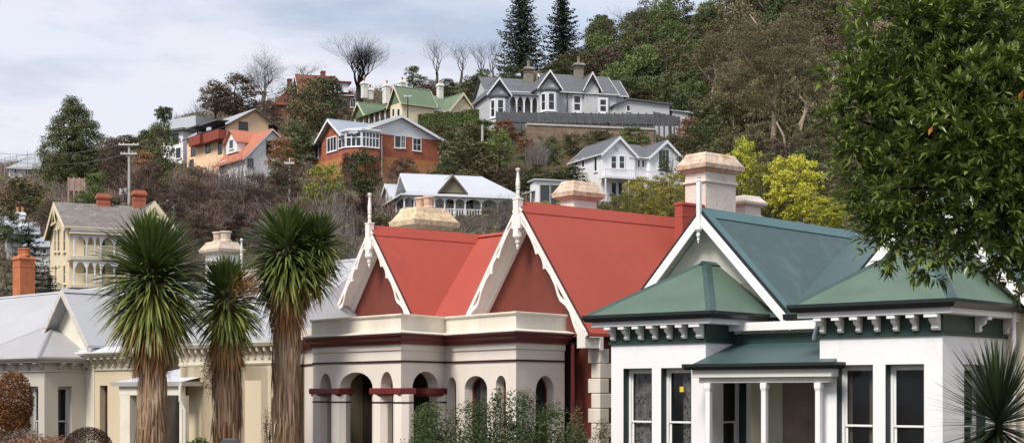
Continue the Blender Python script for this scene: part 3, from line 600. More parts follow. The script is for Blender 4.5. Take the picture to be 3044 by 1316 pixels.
# porch section: the arcade above the capitals; window section: full height
for k in (0,1):
    o2=[(a,b,z_cap1-.001,zb,ar) for a,b,_,zb,ar in ops[k]]
    wallp(W,segs[k],0 if k==0 else .0,segs[k].len,z_cap1,TOPW,o2,th,*mit(k))
for k in (2,3): wallp(W,segs[k],0,segs[k].len,0,TOPW,ops[k],th,*mit(k))
W.build('porch_wall',MATS['stucco'],RH.e)
def band(nm,m,prof,P=None,**k): q=MB(); q.sweep(P or PL,prof); return q.build(nm,MATS[m],RH.e,**k)
back=RH.loc(1700,40.5)
PLX=[(PL[0][0]+0.0,PL[0][1]+1.2)]+PL+[(PL[-1][0]+.25,PL[-1][1]+1.2)]
PLX=PL
band('parapet','parapet',[(-.25,z_cot),(.06,z_cot),(.06,z_par-.07),(.12,z_par-.05),(.12,z_par),(-.25,z_par)],bevel=.01)
band('cornice','trim_red',[(-.2,z_cob),(.10,z_cob),(.14,z_cob+.08),(.24,z_cob+.14),(.26,z_cot-.06),(.34,z_cot-.03),(.34,z_cot-.002),(-.2,z_cot-.002)])
band('cornice_ledge','parapet',[(-.1,z_cot),(.36,z_cot),(.36,z_cot+.025),(.061,z_cot+.09),(.061,z_cot+.0),(-.1,z_cot+.01)])
band('string_course','dark_red',[(-.05,z_st0),(.035,z_st0),(.035,z_st1),(-.05,z_st1)])
band('string_course','stucco',[(-.05,z_cob-.17),(.02,z_cob-.17),(.035,z_cob-.15),(.035,z_cob-.002),(-.05,z_cob-.002)])
# recessed windows
for k in (2,3):
    for a,b,zs,zt,ar in ops[k]:
        T=segs[k]; q=MB(); fw=.05; d=-.24
        n=12; m_=(a+b)/2
        def ring(r): return [(a+r,zs)]+[(m_-(m_-a-r)*math.cos(PI*i/n),zt-ar+(ar-r)*math.sin(PI*i/n)) for i in range(n+1)]+[(b-r,zs)]
        o_=ring(0); i_=ring(fw)
        for j in range(len(o_)-1): q.ext([o_[j],o_[j+1],i_[j+1],i_[j]],T,d-.06,d)
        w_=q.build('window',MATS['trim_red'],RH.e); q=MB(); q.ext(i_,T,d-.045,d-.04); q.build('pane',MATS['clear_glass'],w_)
        q=MB(); q.fb(T,a-.1,b+.1,d-.5,d-.52,zs-.1,zt+.1); q.build('shade_panel',MATS['room_shade'],w_)  # near-black sheet carrying the unlit interior in its colour
        if b-a>.35 or k==3: q=MB(); q.fb(T,a+(b-a)*.15,a+(b-a)*.55,d-.16,d-.15,zs,zt); q.build('curtain',MATS['curtain_grey'],w_)
# columns and capitals
def colm(px,k):
    d=-th/2; s_=sp(px,k,d); x,y,_=segs[k](s_,d,0); q=MB(); r=.27
    q.lathe(x,y,[(r*1.12,0),(r*1.12,.5),(r,.55),(r,z_cap0-.001)],8,PI/8+R(20)); o=q.build('column',MATS['stucco'],RH.e,bevel=.01)
    q=MB(); q.lathe(x,y,[(r+.012,z_cap0-.23),(r+.012,z_cap0-.19)],8,PI/8+R(20)); q.build('column_ring',MATS['dark_red'],o)
for px in (958,1013,1136,1199): colm(px,0)
colm(1305,1)
def capital(k,a,b):
    T=segs[k]; s0,s1=sp(a,k,.1),sp(b,k,-th-.1); q=MB(); q.fb(T,s0,s1,-th-.1,.10,z_cap0,z_cap1-.002); q.fb(T,s0+.04,s1-.04,-th-.06,.06,z_cap0-.05,z_cap0-.001); q.build('capital',MATS['trim_red'],RH.e,bevel=.02)
capital(0,917,1054); capital(0,1096,1238); capital(1,1268,1330)
# porch interior: back wall, ceiling, door
q=MB(); q.box(xg1-2.5,PL[4][0]-.3,-.10,-.006,0,z_cob); q.build('inner_wall',MATS['porch_shade'],RH.e)  # shadow inside the porch is put into this wall's dark colour
q=MB(); q.add([(p[0],p[1],z_cob+.05) for p in PL]+[(PL[4][0],0,z_cob+.05),(xg1-2.5,0,z_cob+.05)],[tuple(range(7))]); q.add([(p[0],p[1],z_cot-.05) for p in PL]+[(PL[4][0],0,z_cot-.05),(xg1-2.5,0,z_cot-.05)],[tuple(range(7))]); q.build('porch_ceiling',MATS['stucco'],RH.e)
# set-back return wing at the porch's far end
r0=RH.loc(893,44.8); r1=RH.loc(934,43.0); sg=SEG(r0,r1); q=MB(); q.fb(sg,0,sg.len,-.4,0,0,z_cob+.05); q.build('return_wall',MATS['stucco'],RH.e)
q=MB(); q.sweep([(r0[0],r0[1]),(r1[0],r1[1])],[(-.2,z_cob),(.10,z_cob),(.25,z_cob+.16),(.32,z_cot-.002),(-.2,z_cot-.002)]); q.build('cornice',MATS['trim_red'],RH.e)
q=MB(); q.fb(sg,.3,sg.len,-.3,.05,z_cot,z_par-.15); q.build('parapet',MATS['parapet'],RH.e); q=MB(); q.fb(sg,0,sg.len,-.1,.03,z_st0,z_st1); q.build('string_course',MATS['dark_red'],RH.e)
r2=RH.loc(860,46.5); sg=SEG(r2,r0); q=MB(); q.sweep([r2,r0],[(-.2,z_cob-.15),(.10,z_cob-.15),(.25,z_cob+.0),(.32,z_cot-.252),(-.2,z_cot-.252)]); q.build('cornice',MATS['trim_red'],RH.e)
q=MB(); q.fb(sg,-.5,sg.len,-.5,0,0,z_cob-.1); q.build('return_wall',MATS['trim_red'],RH.e)
x,y=RH.loc(1690,38.9); q=MB(); q.tube([(x+.05,y+.1,z_cob),(x+.05,y+.1,0)],.05,8); q.build('downpipe',MATS['trim_red'],RH.e)
RH.finish()

# ---------------- the grey cream cottage at the picture's edge and the cream cottage behind the cabbage trees
def plain_cottage(label,px,Y,th,wall,trim,roofm,barge,gable,bays,zs,bayroof,frz,frame,zg=-.3):
    pass
GA=House('cottage','pale grey cottage with a hipped bay and silver iron roof by the picture edge',132,52.,-.6,45,'cottage')
yb=2.4; ya=0.; xa1=0.
def az(py,x=0,y=0): return GA.zl(py,x,y)
ZA=dict(head=az(1146),rail=az(1252),sill=az(1146)-2.0,wt=az(1104),ft=az(1077),fat=az(1070),gt=az(1060))
SA=RT(0.); xa0=GA.x(-60,0)
ydep=GA.s(256,SA)
bay(GA,xa0,0,0,ydep,0,ZA,'a',1.6,GA.zl(962,-1.2,1.7),'wall_a','wall_a','trim_grey','trim_grey','bay_iron',[(GA.x(84,0),GA.x(114,0))],[(GA.s(172,SA),GA.s(214,SA))],'trim_grey',6,3,reveal='wall_a',frame='trim_grey',curt='curtain_grey')
yv=ydep-.45; xga=GA.x(184,yv); zga=GA.zl(868,xga,yv); hwa=GA.x(262,yv)-xga; zea=GA.zl(1032,xga+hwa,yv)
GA.wing(xga-hwa+.4,xga+hwa-.4,ydep,ydep+9,0,zea+(zga-zea)*.4/hwa,zga,'y','cream','roof_iron','weathered',oh=.4,ov=.45,bw=.16,t=.08,gut=False)
yra=GA.y(420,xga) if False else 4.0
q=MB(); yrA=ydep+5
mainroof(GA,xga-18,xga,ydep+.3,yrA,yrA+5,zea,GA.zl(884,GA.x(80,yrA),yrA),'roof_iron_front','trim_grey','wall_a',oh=.3)
mainroof(GA,xga,xga+3.3,ydep+.5,yrA,yrA+5,zea,zga-.05,'roof_iron_front','trim_grey','wall_a',oh=.3)
x,y=GA.loc(71,70); GA.chimney(x,y,.72,.75,GA.zl(880,x,y)-1,GA.zl(762,x,y),m='orange_brick',cap=.05,caph=.2,pots=2,potm='orange_brick',ph=.38,pr=.19)
GA.finish()
GB=House('cottage','cream cottage with a pale iron roof behind the cabbage trees',262,53.1,-.3,45,'cottage')
xb0=0.; xb1=GB.x(392,0); SB=RT(xb1)
def bz(py,x=.8,y=0): return GB.zl(py,x,y)
ZB=dict(head=bz(1144),rail=bz(1253),sill=bz(1144)-2.0,wt=bz(1100),ft=bz(1062),fat=bz(1056),gt=bz(1046))
bay(GB,0,xb1,0,2.6,0,ZB,'b',1.5,GB.zl(990,xb1/2,1.5),'wall_b','trim_cream','trim_cream','offwhite','bay_white',[(GB.x(296,0),GB.x(320,0))],[],'trim_cream',7,3,reveal='wall_b',frame='brown_paint',curt='curtain_cream')
# right-hand front wall with two tall windows
yR=-.6; xr0=GB.x(535,yR); xr1=GB.x(860,yR); T=FR(yR)
zt=GB.zl(1040,xr0,yR); hd=GB.zl(1132,xr0,yR); rl=GB.zl(1252,xr0,yR)
W=MB(); wo=[(GB.x(558,yR),GB.x(598,yR)),(GB.x(728,yR),GB.x(776,yR))]
wallp(W,T,xr0,xr1,0,zt+.1,[(a,b,hd-2.1,hd,0) for a,b in wo],.26); wallp(W,LF(xr0),yR+.26,3,0,zt+.1,[],.26); W.build('wall',MATS['wall_b'],GB.e)
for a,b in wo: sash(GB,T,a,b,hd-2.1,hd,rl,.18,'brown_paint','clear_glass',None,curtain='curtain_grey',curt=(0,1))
q=MB(); q.sweep([(xr0,1),(xr0,yR),(xr1,yR)],[(-.1,zt+.02),(.28,zt+.02),(.34,zt+.12),(.34,zt+.16),(-.1,zt+.16)]); q.build('gutter',MATS['trim_cream'],GB.e)
q=MB(); q.sweep([(xr0,1),(xr0,yR),(xr1,yR)],[(-.05,zt-.52),(.02,zt-.52),(.05,zt-.46),(.02,zt-.44),(.02,zt+.018),(-.05,zt+.018)]); q.build('frieze',MATS['trim_cream'],GB.e)
for i in range(16):
    s_=xr0+.15+i*(xr1-xr0)/16; q=MB(); q.ext([(0.021,zt),(.25,zt),(.22,zt-.12),(.1,zt-.2),(.08,zt-.32),(0.021,zt-.34)],lambda a,d,z:(d,yR-a,z),s_-.05,s_+.05); q.build('bracket',MATS['trim_cream'],GB.e)
zrB=GB.zl(812,GB.x(700,5.),5.)
_w=(RH.X0+(xg1-.7)*RH.c+2*RH.sn,RH.Y0-(xg1-.7)*RH.sn+2*RH.c); _dx,_dy=_w[0]-GB.X0,_w[1]-GB.Y0; xBe=_dx*GB.c-_dy*GB.sn-.2; xBr=xBe-2.4
mainroof(GB,xr0-.1,xBr,yR,5.2,11,zt+.16,zrB,'roof_iron_front','offwhite','wall_b',oh=.3)
q=MB(); q.box(xBr-.2,xBe-.3,yR,10.5,0,zt+.1); q.build('end_wall',MATS['wall_b'],GB.e)
q=MB(); q.add([(xBr,yR-.3,zt+.16),(xBe,yR-.3,zt+.16),(xBe,11.3,zt+.16),(xBr,11.3,zt+.16),(xBr,5.2,zrB+.09)],[(0,1,4),(1,2,4),(2,3,4),(0,1,2,3)]); q.build('hip_end_roof',MATS['roof_iron'],GB.e)
GB.wing(xBe-4.4,xBe-.3,6.,13,0,zt+.3,zrB-.05,'y','wall_b','roof_iron','offwhite',oh=.3,part='rear_wing_roof')
mainroof(GB,.2,xr0-.1,2.2,5.2,11,zt+.16,zrB-.02,'roof_iron_front','offwhite','wall_b',oh=.3,nm='rear_roof')
# porch
yP=-1.3; p0=GB.x(340,yP); p1=GB.x(543,yP); zp=GB.zl(1133,p1,yP)
q=MB(); q.sweep([(p0,1.5),(p0,yP),(p1,yP),(p1,yR+.3)],[(-.1,zp-.14),(.06,zp-.14),(.12,zp),(-.1,zp)]); q.build('porch_gutter',MATS['offwhite'],GB.e)
q=MB(); q.add([(p0,yP,zp),(p1,yP,zp),(p1-.3,1.2,zp+.5),(p0+.3,1.2,zp+.5)],[(0,1,2,3)]); q.add([(p0,yP,zp-.02),(p1,yP,zp-.02),(p1-.3,1.2,zp+.48),(p0+.3,1.2,zp+.48)],[(0,1,2,3)]); q.build('porch_roof',MATS['bay_white'],GB.e)
q=MB(); q.box(p0+.2,p1-.15,yP+.05,yP+.2,zp-.42,zp-.142); q.build('porch_beam',MATS['cream'],GB.e)
for a,b in ((p0+.25,p0+.85),(p1-.28,p1-.12)): q=MB(); q.box(a,b,yP+.06,yP+.3,0,zp-.425); q.build('porch_pier',MATS['cream'],GB.e)
q=MB(); q.box(xb1,xr0,1.2,1.3,0,zp+.6); q.build('porch_back_wall',MATS['porch_shade'],GB.e)  # wall painted dark to carry the porch's shade
q=MB(); q.box(xr0-1.2,xr0-.2,1.14,1.195,0,2.4); q.build('front_door',MATS['door_brown'],GB.e)
q=MB(); q.tube([(p1+.02,yP-.1,zp-.1),(p1+.02,yP-.1,zp-.6),(p1+.12,yP,zp-.9),(p1+.12,yP,0)],.05,8); q.build('downpipe',MATS['offwhite'],GB.e)
x,y=GB.loc(660,60); GB.chimney(x,y,1.0,.9,GB.zl(820,x,y)-1,GB.zl(720,x,y),m='offwhite',capm='buff',cap=.18,caph=.5,pots=2,potm='buff',ph=.42,pr=.22)
x,y=GB.loc(718,57); finial(GB,'finial','offwhite',x,y,GB.zl(800,x,y),GB.zl(708,x,y),.06)
GB.finish()
# ================= houses on the hillside
def HH(name,label,px,D,pyb,th,cat='house'):
    Y=D*KD; return House(name,label,px,Y,(HZ-pyb)/FP*Y+CZ,th,cat)
def dark_wins(h,T,lst,**k):
    for a,b,c,d in lst: h.wpx(T,a,b,c,d,**k)
# --- yellow two-storey villa with slate roof (lower left)
h=HH('villa','yellow two storey villa with old slate roof and arched verandahs',206,130,860,-25,'villa')
F=FR(0); Lf=LF(0); ye=h.s(149,Lf); xr=h.s(384,F); ze=h.z(672,F,0); zr=h.zl(607,0,ye/2)
h.wing(0,xr+2,0,ye,-4,ze,zr,'x','villa_cream','old_slate','villa_cream',oh=.35,ov=.45,bw=.3)
T=FR(-.5); a,b=h.s(392,T),h.s(519,T); zg=h.zl(604,(a+b)/2,-.5)
h.wing(a,b,-.5,ye+2,-4,ze,zg,'y','villa_cream','old_slate','villa_cream',oh=.3,ov=.5,bw=.35)
T2=FR(-.95); q=MB(); m=(a+b)/2      # gable fretwork
for s in (-1,1):
    q.ext([(m,zg-.9),(m+s*1.3,zg-1.55),(m+s*1.3,zg-1.7),(m,zg-1.05)],lambda s_,d,z:(s_,d,z),-.98,-.93)
    q.ext([(m+s*.06,zg-.3),(m+s*.7,zg-1.25),(m+s*.55,zg-1.25),(m,zg-.45)],lambda s_,d,z:(s_,d,z),-.98,-.93)
q.fb(T2,m-.05,m+.05,0,.05,zg-1.1,zg-.2); q.build('fretwork',MATS['villa_cream'],h.e)
q=MB(); q.ext([(ye/2,zr-.25),(ye/2+.9,zr-1.5),(ye/2+.8,zr-1.5),(ye/2,zr-.6),(ye/2-.8,zr-1.5),(ye/2-.9,zr-1.5)],lambda s,d,z:(d,s,z),-.5,-.44); q.fb(LF(-.44),ye/2-1.3,ye/2+1.3,0,.06,zr-1.65,zr-1.5); q.build('fretwork',MATS['villa_cream'],h.e)
for p0,p1 in ((163,168),(173,179),(190,196)): h.wpx(Lf,p0,p1,684,745,nh=2,frame='villa_cream',fw=.12)
for p0,p1 in ((165,170),(190,196)): h.wpx(Lf,p0,p1,790,840,nh=2,frame='villa_cream',fw=.12)
yv=-2.2; Tv=FR(yv); v0=h.s(218,Tv); v1=h.s(384,Tv); zv=h.z(686,Tv,v0); zfl=h.z(771,Tv,v0); zb=h.z(850,Tv,v0)
q=MB(); q.add([(v0-.3,yv-.3,zv),(v1+.1,yv-.3,zv),(v1+.1,0,ze+.0),(v0+.3,0,ze+.0),(v0-.3,yv-.3,zv-.1),(v1+.1,yv-.3,zv-.1),(v1+.1,0,ze-.1),(v0+.3,0,ze-.1)],[(0,1,2,3),(4,5,6,7),(0,1,5,4),(3,0,4,7)]); q.build('verandah_roof',MATS['old_slate'],h.e)
q=MB(); q.fb(Tv,v0-.3,v1,-.1,.35,zv-.22,zv-.101); q.build('gutter',MATS['trim_cream'],h.e)
q=MB(); q.fb(Tv,v0-.2,v1,-2.1,.1,zfl,zfl+.28); q.build('verandah_floor',MATS['trim_cream'],h.e)
q=MB(); q.fb(Tv,v0-.2,v1,-2.1,.1,zb-.1,zb+.1); q.build('verandah_floor',MATS['trim_cream'],h.e)
pp=[220,258,282,300,340,383]
for z0_,z1_ in ((zfl+.28,zv-.22),(zb+.1,zfl)):
    for i,px in enumerate(pp):
        s=h.s(px,Tv); q=MB(); q.fb(Tv,s-.05,s+.05,-.1,0,z0_,z1_); q.build('verandah_post',MATS['white'],h.e)
        if i<len(pp)-1:
            s2=h.s(pp[i+1],Tv); n=8; q=MB()
            arcs=[(s+.05+(s2-s-.1)*j/n, z1_-.75+.6*math.sin(PI*j/n)**.7) for j in range(n+1)]
            for j in range(n): q.ext([arcs[j],arcs[j+1],(arcs[j+1][0],z1_),(arcs[j][0],z1_)],Tv,-.06,-.01)
            q.build('arched_valance',MATS['white'],h.e)
            q=MB(); q.fb(Tv,s+.05,s2-.05,-.07,-.02,z0_+.8,z0_+.87)
            for j in range(9): c=s+.1+(s2-s-.2)*j/8; q.fb(Tv,c-.02,c+.02,-.06,-.03,z0_,z0_+.8)
            q.build('balustrade',MATS['villa_cream'],h.e)
for px in (250,300,340): h.wpx(F,px,px+12,705,760,nh=2,frame='villa_cream'); h.wpx(F,px,px+12,785,840,nh=2,frame='villa_cream')
for px,pt,pb in ((307,576,610),(413,567,612)):
    s=h.x(px,ye/2); h.chimney(s,ye/2,1.0,.8,h.zl(pb,s,ye/2)-.8,h.zl(pt,s,ye/2),m='red_brick',cap=.1,caph=.5)
h.finish()
# --- white low house with blue roof wing beyond the villa
h=HH('house','white house with blue grey roof and white chimney behind the yellow villa',88,145,756,-20)
F=FR(0); a=h.s(80,F); b=h.s(152,F); h.wing(a,b+2,0,7,-3,h.z(727,F,a),h.zl(676,1,3.5),'x','white','blue_iron','white',hip=(1,0),oh=.3)
a2=h.x(20,6); b2=h.x(108,6); h.wing(a2,b2,6,12,-3,h.zl(690,a2,6),h.zl(662,a2,9),'x','white','white_iron','white',hip=(1,1),oh=.3)
s=h.x(60,9); h.chimney(s,9,.85,.85,h.zl(680,s,9),h.zl(632,s,9),m='white',pots=2,ph=.5,cap=.1,caph=.3)
s=h.x(6,9); h.chimney(s,9,1.1,.9,h.zl(700,s,9),h.zl(643,s,9),m='white',cap=.12,caph=.3)
dark_wins(h,F,[(100,108,738,752),(128,136,738,752)])
h.finish()
# --- house being reroofed, scaffold poles (far left)
h=HH('house','grey white house wrapped in scaffolding at the far left of the hill',60,265,523,-10)
F=FR(0); a=h.s(26,F); b=h.s(112,F); h.wing(a,b,0,9,-3,h.z(497,F,a),h.zl(461,1,4.5),'x','white','iron_pale','white',hip=(.8,0),oh=.5)
dark_wins(h,F,[(44,52,503,516),(76,100,500,520)],glass='glass')
for px,top in ((14,470),(30,462),(50,455),(82,448),(104,458)):
    s=h.x(px,-1.2); q=MB(); q.tube([(s,-1.2,-3),(s,-1.2,h.zl(top,s,-1.2))],.045,5); q.build('scaffold_pole',MATS['iron_pale'],h.e)
for t0,t1 in ((470,455),(484,470),(500,495)):
    q=MB(); a_=h.x(12,-1.2); b_=h.x(106,-1.2); q.tube([(a_,-1.25,h.zl(t0,a_,-1.2)),(b_,-1.25,h.zl(t1,b_,-1.2))],.045,5); q.build('scaffold_rail',MATS['iron_pale'],h.e)
h.finish()
# --- white flat-roofed house left of the apricot block
h=HH('house','white boxy house with dark flat eaves beside the apricot block',544,238,481,38)
F=FR(0); a=h.s(480,F); zt=h.z(388,F,0); q=MB(); q.box(a,0,0,8,-3,zt); q.build('wall',MATS['white'],h.e)
q=MB(); q.box(a-.7,.8,-.7,9,zt+.002,zt+.28); q.build('roof',MATS['slate'],h.e)
T=RT(0.0); dark_wins(h,F,[(493,503,404,427),(515,530,398,424)],fw=.08,frame='steel_grey'); dark_wins(h,F,[(524,538,440,470)])
q=MB(); x,y=h.loc(530,255*KD); z_=h.zl(352,x,y); q.box(x-4,x+4,y,y+5,0,z_); q.build('upper_storey',MATS['white_iron'],h.e)
h.finish()
# --- apricot apartment block
h=HH('apartment_block','apricot rendered apartment block with red balconies and grey roof',664,222,522,-36,'apartment block')
F=FR(0); Lf=LF(0); b=h.s(846,F); ye=h.s(556,Lf); ze=h.z(377,F,0); zr=h.z(327,F,b/2)
h.wing(0,b,0,ye,-4,ze,zr,'y','apricot','iron_pale','brown_trim',oh=.4,ov=.5,bw=.12)
dark_wins(h,F,[(711,735,364,383),(799,823,374,392),(685,700,430,450)],frame='steel_grey',fw=.08)
dark_wins(h,Lf,[(569,580,432,459),(613,625,423,450),(650,660,423,452),(566,575,476,500)],frame='steel_grey',fw=.1,nv=2)
for i,(p0,p1,pt,pb) in enumerate(((563,596,404,428),(606,652,391,415))):
    T=LF(0); a,c=sorted((h.s(p0,T,1.),h.s(p1,T,1.))); m=(a+c)/2; z0_=h.z(pb,T,m,1.); z1_=h.z(pt,T,m,1.); q=MB()
    q.fb(T,a,c,1.0,1.1,z0_,z1_); q.fb(T,a,a+.1,.01,1.0,z0_,z1_); q.fb(T,c-.1,c,.01,1.0,z0_,z1_); q.fb(T,a,c,.01,1.1,z0_-.15,z0_-.002); q.build('balcony',MATS['balcony_red'],h.e)
    h.win(T,a+.4,c-.4,z0_+.1,z1_+.9,nv=2,frame='steel_grey',sill=False)
    q=MB(); q.fb(T,a-.3,c+.3,-.2,1.5,z1_+1.05,z1_+1.22); q.build('canopy',MATS['slate'],h.e)
h.finish()
# --- white house with orange tiled catslide roof
h=HH('house','white house with steep orange tiled roof and dormer in front of the apricot block',729,203,565,-36)
F=FR(0); Lf=LF(0); b=h.s(846,F); xa=h.s(806,F); ye=h.s(650,Lf); zl_=h.z(464,F,0); zr=h.z(386,F,xa); zre=h.z(424,F,b)
q=MB(); T=lambda s,d,z:(s,d,z); q.ext([(0,-4),(b,-4),(b,zre-.02),(xa,zr-.05),(0,zl_-.02)],T,0,ye); q.build('wall',MATS['white'],h.e)
q=MB(); t=.14; m=(zr-zl_)/xa; m2=(zr-zre)/(b-xa)
q.ext([(-.5,zl_-.5*m),(xa,zr),(xa,zr+t),(-.5,zl_-.5*m+t)],T,-.4,ye+.4); q.ext([(xa,zr),(b+.4,zre-.4*m2),(b+.4,zre-.4*m2+t),(xa,zr+t)],T,-.4,ye+.4); q.build('roof',MATS['orange_tile'],h.e)
q=MB(); q.ext([(-.5,zl_-.5*m-.1),(xa,zr-.1),(xa,zr+.03),(-.5,zl_-.5*m+.03)],T,-.46,-.402); q.ext([(xa,zr-.1),(b+.4,zre-.4*m2-.1),(b+.4,zre-.4*m2+.03),(xa,zr+.03)],T,-.46,-.402); q.build('bargeboard',MATS['white'],h.e)
ya,yb=h.s(705,LF(.6)),h.s(672,LF(.6)); yc=(ya+yb)/2; zd=h.zl(443,.6,yc); ztp=h.zl(388,.6,yc); hh=(yb-ya)/2
q=MB(); S=lambda s,d,z:(d,s,z); zde=ztp-(ztp-zd)*.62; q.ext([(ya,zd-.5),(yb,zd-.5),(yb,zde),(yc,ztp-.05),(ya,zde)],S,.6,4.2); dm=q.build('dormer',MATS['white'],h.e)
q=MB(); md=(ztp-zde)/hh
for s in (-1,1): q.ext([(yc+s*(hh+.3),zde-.3*md),(yc,ztp),(yc,ztp+.12),(yc+s*(hh+.3),zde-.3*md+.12)],S,.25,4.6)
q.build('dormer_roof',MATS['orange_tile'],dm)
h.wpx(LF(.6),683,694,417,441,frame='white',fw=.1)
dark_wins(h,F,[(792,806,420,458),(824,836,423,438),(737,751,472,494)],frame='steel_grey',fw=.06); dark_wins(h,Lf,[(655,674,480,518)],nv=2,nh=2)
h.finish()
# --- old brick house below the skyline
h=HH('house','dark brick house with rust tiled roof half hidden by trees near the skyline',900,275,340,-15)
F=FR(0); a=h.s(892,F); b=h.s(1046,F); zr=h.zl(229,5,4.5); ze=h.z(278,F,5)
h.wing(a,b,0,9,-6,ze,zr,'x','old_brick','rust_tile','white',oh=.4,bw=.2,hip=(0,.5))
T=FR(-2.5); c=h.s(822,T); d=h.s(898,T); h.wing(c,d,-2.5,4,-6,h.z(300,T,c),h.zl(258,(c+d)/2,-2.5),'y','old_brick','rust_tile','white',oh=.6,bw=.15,hip=(1,0))
h.wpx(T,845,886,298,320,nv=3,frame='steel_grey')
q=MB(); T3=FR(-.6); q.fb(T3,h.s(975,T3),h.s(1036,T3),-2.,0,h.z(276,T3,9),h.z(250,T3,9)); dmr=q.build('dormer',MATS['white'],h.e)
q=MB(); q.fb(T3,h.s(968,T3),h.s(1044,T3),-3.,.4,h.z(250,T3,9)+.01,h.z(245,T3,9)); q.build('dormer_roof',MATS['rust_tile'],dmr)
dark_wins(h,T3,[(1000,1016,255,273),(984,994,256,274)],fw=.05)
dark_wins(h,F,[(1020,1034,294,318),(1042,1056,294,318)],nv=2)
for px,pt,pb in ((861,235,280),(960,212,260)): s=h.x(px,2); h.chimney(s,2,.75,.8,h.zl(pb,s,2)-1,h.zl(pt,s,2),m='old_brick',cap=.06,caph=.3)
h.finish()
# --- yellow villa with green roof
h=HH('villa','yellow villa with green iron roof and white chimneys above the hedge',1200,240,362,-33,'villa')
F=FR(0); Lf=LF(0); xr=h.s(1332,F); ye=h.s(1046,Lf); ze=h.z(311,F,0); zr=h.zl(273,1,4)
h.wing(0,xr+3,0,8.5,-4,ze,zr,'x','villa_cream','green_iron','villa_cream',oh=.5,bw=.2,hip=(1,0))
T=FR(-1.6); a,b=h.s(1339,T),h.s(1409,T); h.wing(a,b,-1.6,8.5,-4,h.z(322,T,a),h.zl(279,(a+b)/2,-1.6),'y','villa_cream','green_iron','villa_cream',oh=.4,ov=.4,bw=.3)
h.wing(.5,7,6,ye,-4,ze,zr-.5,'y','villa_cream','green_iron','villa_cream',oh=.6,bw=.2)
Lp=LF(-1.2); a,b=sorted((h.s(1160,Lp),h.s(1196,Lp))); h.wing(-1.2,4,a,b,-4,ze,zr-.2,'x','villa_cream','green_iron','villa_cream',oh=.3,ov=.4,bw=.25,gable='green_iron')
Lq=LF(-.8); a,b=sorted((h.s(1050,Lq),h.s(1088,Lq))); h.wing(-.8,4,a,b,-4,ze,zr-.5,'x','villa_cream','green_iron','villa_cream',oh=.3,ov=.4,bw=.25,gable='green_iron')
h.wpx(Lp,1167,1173,325,346,fw=.1); h.wpx(Lp,1182,1189,325,346,fw=.1)
for px in (1064,1080,1096,1112,1128,1144): 
    s=h.s(px,LF(-1.4)); q=MB(); q.fb(LF(-1.4),s-.09,s+.09,-.15,0,-3,ze-.35); q.build('verandah_post',MATS['white'],h.e)
q=MB(); a,b=h.s(1150,LF(-1.4)),h.s(1050,LF(-1.4)); q.add([(-1.8,a,ze-.35),(-1.8,b,ze-.35),(.2,b,ze+.1),(.2,a,ze+.1),(-1.8,a,ze-.47),(-1.8,b,ze-.47),(.2,b,ze-.02),(.2,a,ze-.02)],[(0,1,2,3),(4,5,6,7),(0,1,5,4)]); q.build('verandah_roof',MATS['green_iron'],h.e)
q=MB(); q.fb(F,0,xr,.4,.55,ze-.5,ze-.3); q.build('fascia',MATS['white'],h.e)
h.wpx(F,1250,1280,340,362,nv=2,fw=.14); 
for px,Y_,pt,pb in ((1083,9,243,272),(1100,9,262,276),(1150,7,250,288),(1147,7.5,262,288),(1196,5,240,270),(1308,4,249,284)):
    x=h.x(px,Y_); h.chimney(x,Y_,.75,.75,h.zl(pb,x,Y_)-1,h.zl(pt,x,Y_),m='offwhite',cap=.12,caph=.5,pots=1,ph=.5)
h.finish()
# --- red brick bungalow
h=HH('bungalow','red brick bungalow with white gable and orange painted base',1131,200,540,-35,'bungalow')
F=FR(0); xl=h.s(1062,F); b=h.s(1309,F); ze=h.z(418,F,b); zr=h.z(347,F,(xl+b)/2)
h.wing(xl,b,0,10,-6,ze,zr,'y','red_brick','blue_iron','white',oh=.9,ov=.6,bw=.22,gable='white')
zo=h.z(470,F,2); q=MB(); q.fb(F,-.1,b+.12,-3,.14,-8,zo); q.fb(LF(xl-.1),.2,9,-3,.1,-8,zo-.3); q.build('base_wall',MATS['orange_base'],h.e)
dark_wins(h,F,[(1174,1190,405,438)],glass='glass'); dark_wins(h,F,[(1193,1203,405,438),(1228,1250,413,447)],nv=2,nh=2)
# white sunroom wrapping the corner
zs0=h.z(443,F,xl+2); zs1=h.z(396,F,xl+2)
V=[(xl-1.2,2.4),(xl-1.2,.6),(xl+.1,-.9),(h.s(1128,FR(-.9)),-.9),(h.s(1128,FR(-.9)),.1)]
q=MB(); q.sweep(V,[(-.2,zs0-1.2),(0,zs0-1.2),(0,zs0),(-.2,zs0)]); q.build('sunroom_base',MATS['red_brick'],h.e); q=MB(); q.sweep(V,[(-.2,zs1-.02),(.25,zs1-.02),(.3,zs1+.2),(-.2,zs1+.35)]); q.build('sunroom_eave',MATS['white'],h.e)
for k,n in ((0,2),(1,3),(2,5)):
    T=SEG(V[k],V[k+1]); h.win(T,.12,T.len-.12,zs0+.1,zs1-.15,nv=n,nh=1,mid=zs1-.75,fw=.1,bar=.12)
    q=MB(); q.fb(T,0,T.len,-.2,-.01,zs0,zs1); q.build('sunroom_wall',MATS['white'],h.e)
